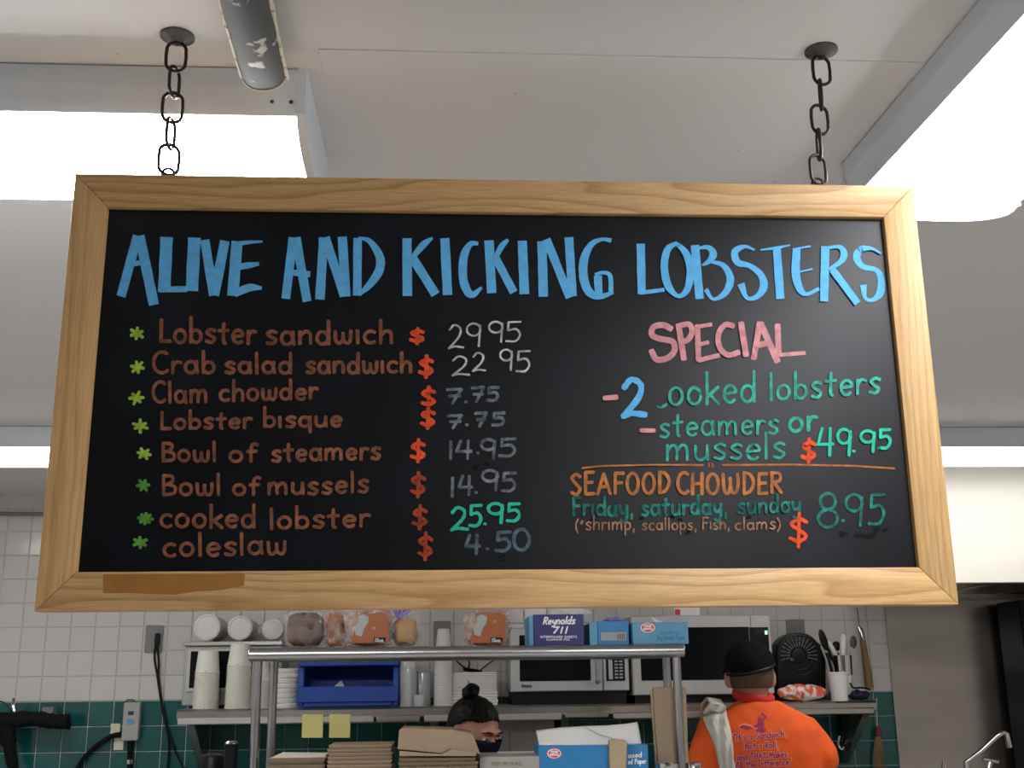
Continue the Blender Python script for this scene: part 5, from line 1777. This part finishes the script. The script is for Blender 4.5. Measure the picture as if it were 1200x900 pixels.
body_parts = [torso(top_rings, mx, MY),
              limb([(neck.x, MY + .01, shz - .02), (neck.x - .002, MY + .015, shz + .05), (hc.x, MY + .03, hz0 - .05)], [.060, .053, .054]),
              ellp((hc.x, MY + .03, hz0 - .004), (.075, .095, .098), head_rot), ellp((hc.x + .012, MY + .07, hz0 - .045), (.058, .062, .062), head_rot),
              limb([LS, LE], [.052, .043]), limb([LE, LW], [.042, .028]), limb([RS, RE], [.052, .043]), limb([RE, RW], [.042, .028])]
for s in (-1, 1):
    body_parts += [ellp((hc.x + s * .077, MY + .035, hz0 - .028), (.012, .022, .032), Matrix.Rotation(math.radians(-14 + s * 25), 3, 'Z'))]
    body_parts += [limb([(mx + s * .085, MY, .88), (mx + s * .09, MY + .01, .48), (mx + s * .09, MY - .01, .09)], [.085, .055, .038]), limb([(mx + s * .09, MY - .03, .045), (mx + s * .09, MY + .15, .035)], [.040, .034])]
    W_ = (LW, RW)[s > 0]
    E_ = (LE, RE)[s > 0]
    body_parts += hand(W_, W_ - E_, (0, 0, -1), s, .45)
# nose, brow, chin on the far side of the head
body_parts += [ellp((hc.x + .03, MY + .128, hz0 - .005), (.012, .016, .02)), ellp((hc.x + .025, MY + .11, hz0 - .07), (.025, .02, .02))]
body = fuse(body_parts, 'body', 'skin', t, .0075, 4)
for s in (-1, 1):
    MB().ell((hc.x + .025 + s * .03, MY + .118, hz0 + .018), (.011, .008, .007), 10, 8).build('eye', 'eyew', t)
MB().ell((hc.x + .028, MY + .127, hz0 - .042), (.022, .006, .006), 12, 8).build('lips', 'lips', t)
shirt_parts = [torso([(.90, .185, .13, 0, 0), (.95, .19, .132, 0, 0), (1.05, .188, .130, 0, 0), (1.18, .188, .128, 0, 0), (shz - .12, .198, .130, 0, 0), (shz - .045, .192, .118, 0, 0), (shz + .004, .148, .095, 0, 0), (shz + .034, .092, .080, -.008, 0), (shz + .046, .075, .07, -.01, 0)], mx, MY),
               limb([LS, LS.lerp(LE, .45), LS.lerp(LE, .70)], [.062, .068, .072]), limb([RS, RS.lerp(RE, .17), RS.lerp(RE, .38)], [.060, .069, .074])]
shirt = fuse(shirt_parts, 't_shirt', 'orange', t, .008, 6)
# soft folds
for v in shirt.data.vertices:
    c = v.co + WL[t.name]
    d = noise.noise(Vector((c.x * 9, c.y * 5, c.z * 5))) * .008 + noise.noise(Vector((c.x * 22 + c.z * 12, c.y * 10, c.z * 9))) * .004
    v.co += v.normal * d
fuse([torso([(.80, .165, .115, 0, 0), (.90, .175, .12, 0, 0), (.935, .172, .12, 0, 0)], mx, MY)] + [limb([(mx + s * .085, MY, .86), (mx + s * .09, MY + .01, .48), (mx + s * .09, MY - .01, .10)], [.10, .074, .062]) for s in (-1, 1)], 'trousers', 'pants', t, .012, 3)
for s in (-1, 1):
    fuse([limb([(mx + s * .09, MY - .045, .052), (mx + s * .09, MY + .06, .05), (mx + s * .09, MY + .17, .042)], [.045, .045, .042]), lambda mb, s=s: mb.box(mx + s * .09 - .045, MY - .09, .001, mx + s * .09 + .045, MY + .21, .022)], 'shoe', 'black', t, .01, 3)
# red neckerchief collar
mb = MB()
cc = Vector((neck.x - .0, MY + .010, shz + .062))
mb.tube([cc + Vector((.056 * math.cos(a), .060 * math.sin(a), -.006 * math.cos(a) + .012 * math.sin(a))) for a in [2 * math.pi * k / 28 for k in range(28)]], .016, 10, closed=True)
for i, v in enumerate(mb.v): mb.v[i] = v + Vector((0, 0, noise.noise(v * 40) * .005))
mb.build('neckerchief', 'redcloth', t)
# cropped hair below the cap: shell hugging the back of the skull
mb = MB()
mb.ell((hc.x, MY + .024, hz0 - .008), (.078, .098, .100), 24, 18, head_rot)
keep = MB()
for f, _ in zip(mb.f, mb.m):
    c = sum((mb.v[i] for i in f), Vector()) / len(f)
    if c.z > hz0 - .065 and c.y < MY + .07: keep.add([mb.v[i] for i in f], [tuple(range(len(f)))])
o = keep.build('cropped_hair', 'stubble', t)
# cap: crown, brim, strap arch
cp = thing
cap_rot = head_rot @ Matrix.Rotation(math.radians(-9), 3, 'Y')
crown = MB()
n, m_ = 30, 12
vs = []
for j in range(m_ + 1):
    ph = (math.pi / 2) * j / m_
    for k in range(n):
        a = 2 * math.pi * k / n
        q = Vector((.088 * math.cos(a) * math.cos(ph) ** .75, .108 * math.sin(a) * math.cos(ph) ** .75, .090 * math.sin(ph) ** .9 - .018 * math.sin(a) * -1 * (1 - ph)))
        vs.append(Vector((hc.x, MY + .028, hz0 + .006)) + cap_rot @ q)
crown.add(vs, [(j * n + k, j * n + (k + 1) % n, (j + 1) * n + (k + 1) % n, (j + 1) * n + k) for j in range(m_) for k in range(n)] + [tuple(range(n - 1, -1, -1))])
co = crown.build('cap', 'capcloth', t)
mb = MB()
vs = []
for j in range(2):
    for k in range(13):
        a = math.pi * (.12 + .76 * k / 12)
        for r in (0, .065):
            q = Vector(((.086 + r * .25) * math.cos(a), (.100 + r) * math.sin(a), .022 - r * .3 + j * .004))
            vs.append(Vector((hc.x, MY + .028, hz0 + .006)) + cap_rot @ q)
mb.add(vs, [(2 * k, 2 * k + 1, 2 * k + 3, 2 * k + 2) for k in range(12)] + [(26 + 2 * k, 26 + 2 * k + 2, 26 + 2 * k + 3, 26 + 2 * k + 1) for k in range(12)] + [(2 * k + 1, 2 * k + 27, 2 * k + 29, 2 * k + 3) for k in range(12)])
mb.build('brim', 'capcloth', co)
MB().ell(Vector((hc.x, MY + .028, hz0 + .095)), (.008, .008, .005), 10, 6).build('cap_button', 'capcloth', co)
mb = MB()
mb.tube([Vector((hc.x, MY + .028, hz0 + .006)) + cap_rot @ Vector((.0885 * math.cos(a), .1085 * math.sin(a), .004 + .018 * math.sin(a))) for a in [math.radians(200 + 140 * k / 14) for k in range(15)]], .006, 8, flat=.5)
mb.build('cap_strap', 'black', co)

# lettering wrapped on the back of the shirt
dg = bpy.context.evaluated_depsgraph_get()
sbv = BVHTree.FromPolygons([v.co + WL[t.name] for v in shirt.data.vertices], [tuple(p.vertices) for p in shirt.data.polygons])
CT = [0]


def onshirt(off):
    def fn(px, py):
        d = D(px, py)
        hit = sbv.ray_cast(CAM, d.normalized())
        CT[0] = (CT[0] + 1) % 100
        if hit[0] is None: return P(px, py, MY - .13)
        return hit[0] - d.normalized() * (off + CT[0] * 6e-6)
    return fn


lines = [("\"It's a Sandwich,", 860, 921, 868.5, 863, 4.6), ('Not a Roll,', 873, 911, 878, 876, 4.0), ('and THAT Makes', 864, 922, 891, 887, 4.0), ('All the Difference"', 862, 927, 900, 896, 4.2)]
mb = MB()
for tx, x0, x1, b0, b1, xh in lines:
    write(mb, tx, x0 - .4, x1 + .4, b0, b1, xh, 2.9, onshirt(.0015), wob=.03)
mb.build('shirt_letter_outline', 'shirtpink', shirt if False else t, smooth=False)
mb = MB()
for tx, x0, x1, b0, b1, xh in lines:
    write(mb, tx, x0, x1, b0, b1, xh, 1.2, onshirt(.003), wob=.03)
mb.build('shirt_lettering', 'shirtprint', t, smooth=False)
mb = MB()
fn = onshirt(.0015)
ribbon(mb, [(890, 840), (891, 847), (892, 856)], [2, 7, 5], fn)            # lobster body
ribbon(mb, [(892, 845), (898, 840), (893, 836)], [2, 2.5, 2], fn)
ribbon(mb, [(889, 850), (882, 852), (876, 853), (868, 851)], [3, 2.5, 4, 2.5], fn)
ribbon(mb, [(887, 856), (893, 858), (897, 855)], [2.5, 3, 2], fn)
for k in range(4): ribbon(mb, [(888, 845 + 3 * k), (896, 846 + 3 * k)], 1, fn)
mb.build('lobster_print', 'shirtprint', t, smooth=False)
mb = MB()
fn = onshirt(.003)
ribbon(mb, [(866, 851), (872, 848), (880, 851), (886, 854)], [1, 1.4, 1.4, 1], fn)
mb.build('print_highlight', 'shirtpink', t, smooth=False)

# towel over the left shoulder
CLx = [(841, 826, 9), (838, 838, 14), (841, 852, 14), (846, 866, 12), (849, 880, 10), (853, 905, 9)]
mb = MB()
top = smoothpts([(a, b, c) for a, b, c in CLx], 5)
vs = []
n = 9
for i, q in enumerate(top):
    for j in range(n):
        f = j / (n - 1) * 2 - 1
        px = q.x + f * q.z
        py = q.y + f * 1.5
        d = D(px, py).normalized()
        h = sbv.ray_cast(CAM, d)
        base = h[0] if h[0] is not None else P(px, py, MY - .04)
        fold = .010 + .010 * (1 - f * f) + .006 * math.sin(f * 7 + i * .35)
        vs.append(base - d * fold)
# continue over the shoulder to the front
first = [v.copy() for v in vs[:n]]
over = []
for k, (dy, dz) in enumerate(((.16, -.05), (.12, .0), (.06, .018))):
    over += [v + Vector((0, dy, dz)) for v in first]
vs = over + vs
m_ = len(vs) // n
mb.add(vs, [(i * n + j, i * n + j + 1, (i + 1) * n + j + 1, (i + 1) * n + j) for i in range(m_ - 1) for j in range(n - 1)])
tw = mb.build('towel', 'towel', label='white towel hanging over the left shoulder of the man in orange', cat='towel')
so = tw.modifiers.new('thickness', 'SOLIDIFY')
so.thickness = .007
so.offset = 0

# --- woman behind the counter, dark bun, navy face mask
WY = 3.90
wc = P(557, 851, WY)
t = thing('person', (wc.x, WY + .03, 0), 'person with a dark hair bun and navy face mask, bent over behind the brown boxes', 'person')
wx = wc.x - .01
fz = wc.z - .01                   # head centre height
hr = Matrix.Rotation(math.radians(42), 3, 'Z') @ Matrix.Rotation(math.radians(22), 3, 'X')   # face towards -y, turned right and down
H = lambda x, y, z: Vector((wc.x, WY, fz)) + hr @ Vector((x, y, z))
sh = fz - .235
parts = [torso([(.84, .16, .10, 0, .12), (.98, .13, .09, 0, .10), (1.08, .15, .095, 0, .06), (sh - .05, .165, .095, 0, .02), (sh, .13, .075, 0, 0), (sh + .03, .06, .055, 0, 0)], wx - .03, WY + .05),
         limb([(wx - .03, WY + .04, sh), (wx - .015, WY + .03, sh + .07), H(0, .02, -.06)], [.055, .048, .048]),
         ellp(H(0, .01, .006), (.072, .090, .092), hr), ellp(H(0, -.028, -.045), (.054, .055, .060), hr), ellp(H(0, -.062, -.082), (.024, .022, .020), hr),
         ellp(H(0, -.092, -.012), (.010, .014, .018), hr), ellp(H(0, -.082, .024), (.045, .012, .010), hr)]
for s in (-1, 1):
    parts += [ellp(H(s * .073, .012, -.012), (.009, .018, .028), hr)]
    S_ = Vector((wx - .03 + s * .155, WY + .05, sh - .02))
    E_ = S_ + Vector((s * .06, .02, -.23))
    W_ = E_ + Vector((-s * .13, -.09, .15))
    parts += [limb([S_, E_], [.043, .036]), limb([E_, W_], [.035, .024])] + hand(W_, W_ - E_, (0, 0, -1), s, .45, .92)
    parts += [limb([(wx - .03 + s * .08, WY + .17, .86), (wx - .03 + s * .085, WY + .15, .46), (wx - .03 + s * .085, WY + .17, .09)], [.082, .052, .036]), limb([(wx - .03 + s * .085, WY + .19, .04), (wx - .03 + s * .085, WY + .04, .033)], [.036, .030])]
fuse(parts, 'body', 'skin', t, .0065, 3)
for s in (-1, 1):
    MB().ell(H(s * .029, -.0815, .003), (.0125, .007, .0045), 12, 8, hr).build('eye', 'eyew', t)
    MB().ell(H(s * .029, -.0875, .002), (.005, .003, .004), 10, 6, hr).build('iris', 'hair', t)
    MB().tube([H(s * .013, -.094, .025), H(s * .030, -.092, .029), H(s * .048, -.080, .022)], [.0022, .003, .0015], 6).build('eyebrow', 'hair', t)
    MB().tube([H(s * .016, -.088, .008), H(s * .030, -.0895, .0115), H(s * .043, -.080, .006)], [.0015, .0025, .0015], 6).build('eyelid', 'skin', t)
# mask
mb = MB()
vs = []
n, m_ = 15, 7
for j in range(m_):
    v = j / (m_ - 1)
    for i in range(n):
        a = math.radians(-78 + 156 * i / (n - 1))
        z = .004 - .09 * v - .012 * (abs(a) / 1.4) * (1 - v) + .02 * v * abs(math.sin(a))
        r = .092 + .014 * math.cos(a) ** 4 * (1 - abs(v - .35))
        r *= (1 - .16 * v)
        vs.append(H(.86 * r * math.sin(a), .006 - r * math.cos(a) * 1.12, z))
mb.add(vs, [(j * n + i, j * n + i + 1, (j + 1) * n + i + 1, (j + 1) * n + i) for j in range(m_ - 1) for i in range(n - 1)])
mk = mb.build('face_mask', 'mask', t)
so = mk.modifiers.new('thickness', 'SOLIDIFY')
so.thickness = .002
for s in (-1, 1):
    MB().tube([H(s * .074, -.01, -.02), H(s * .080, .01, -.01), H(s * .078, .024, -.012)], .0015, 6).build('mask_loop', 'mask', t)
# hair: skull cap swept back to a bun
mb = MB()
mb.ell((0, 0, 0), (.079, .097, .097), 96, 70)
keep = []
for f in mb.f:
    c = sum((mb.v[i] for i in f), Vector()) / len(f)
    line = .052 - .9 * max(0, c.y + .03) - .25 * abs(c.x)      # hairline
    if c.z > line and not (c.y < -.045 and c.z < .052 - 6 * c.x * c.x): keep.append(f)
mb2 = MB()
pts = [H(v.x, v.y + .014, v.z + .008) + (hr @ v).normalized() * noise.noise(v * 60) * .003 for v in mb.v]
mb2.add(pts, keep)
hairo = mb2.build('hair', 'hair', t)
so = hairo.modifiers.new('thickness', 'SOLIDIFY')
so.thickness = .008
bc = P(551.5, 812.5, WY - .01)
fuse([ellp(bc, (.026, .026, .026)), limb([bc + Vector((0, 0, -.07)), bc], [.022, .015]), limb([bc + Vector((-.018, 0, .01)), bc + Vector((0, -.02, .024)), bc + Vector((.022, 0, .016)), bc + Vector((.02, .01, -.006))], [.009, .010, .009, .006]), limb([bc + Vector((-.02, -.01, -.01)), bc + Vector((-.024, -.005, .012))], [.009, .006])], 'bun', 'hair', t, .004, 2)
MB().tube([bc + Vector((-.004, 0, .02)), bc + Vector((-.006, 0, .036)), bc + Vector((-.010, 0, .042))], .0015, 5).build('hair_strand', 'hair', t)
fuse([torso([(.86, .17, .115, 0, .12), (.98, .15, .105, 0, .10), (1.08, .165, .108, 0, .06), (sh - .05, .178, .108, 0, .02), (sh + .004, .14, .085, 0, 0), (sh + .026, .075, .066, 0, 0)], wx - .03, WY + .05)] +
     [limb([Vector((wx - .03 + s * .155, WY + .05, sh - .02)), Vector((wx - .03 + s * .19, WY + .01, sh - .18))], [.055, .056]) for s in (-1, 1)], 'dark_shirt', 'black', t, .009, 4)
fuse([torso([(.80, .15, .105, 0, .12), (.88, .165, .11, 0, .12), (.90, .162, .11, 0, .12)], wx - .03, WY + .05)] + [limb([(wx - .03 + s * .08, WY + .17, .85), (wx - .03 + s * .085, WY + .15, .46), (wx - .03 + s * .085, WY + .17, .1)], [.092, .066, .055]) for s in (-1, 1)], 'trousers', 'pants', t, .012, 3)
for s in (-1, 1):
    fuse([limb([(wx - .03 + s * .085, WY + .20, .048), (wx - .03 + s * .085, WY + .03, .040)], [.042, .038]), lambda mb, s=s: mb.box(wx - .03 + s * .085 - .04, WY - .01, .001, wx - .03 + s * .085 + .04, WY + .24, .02)], 'shoe', 'black', t, .01, 3)
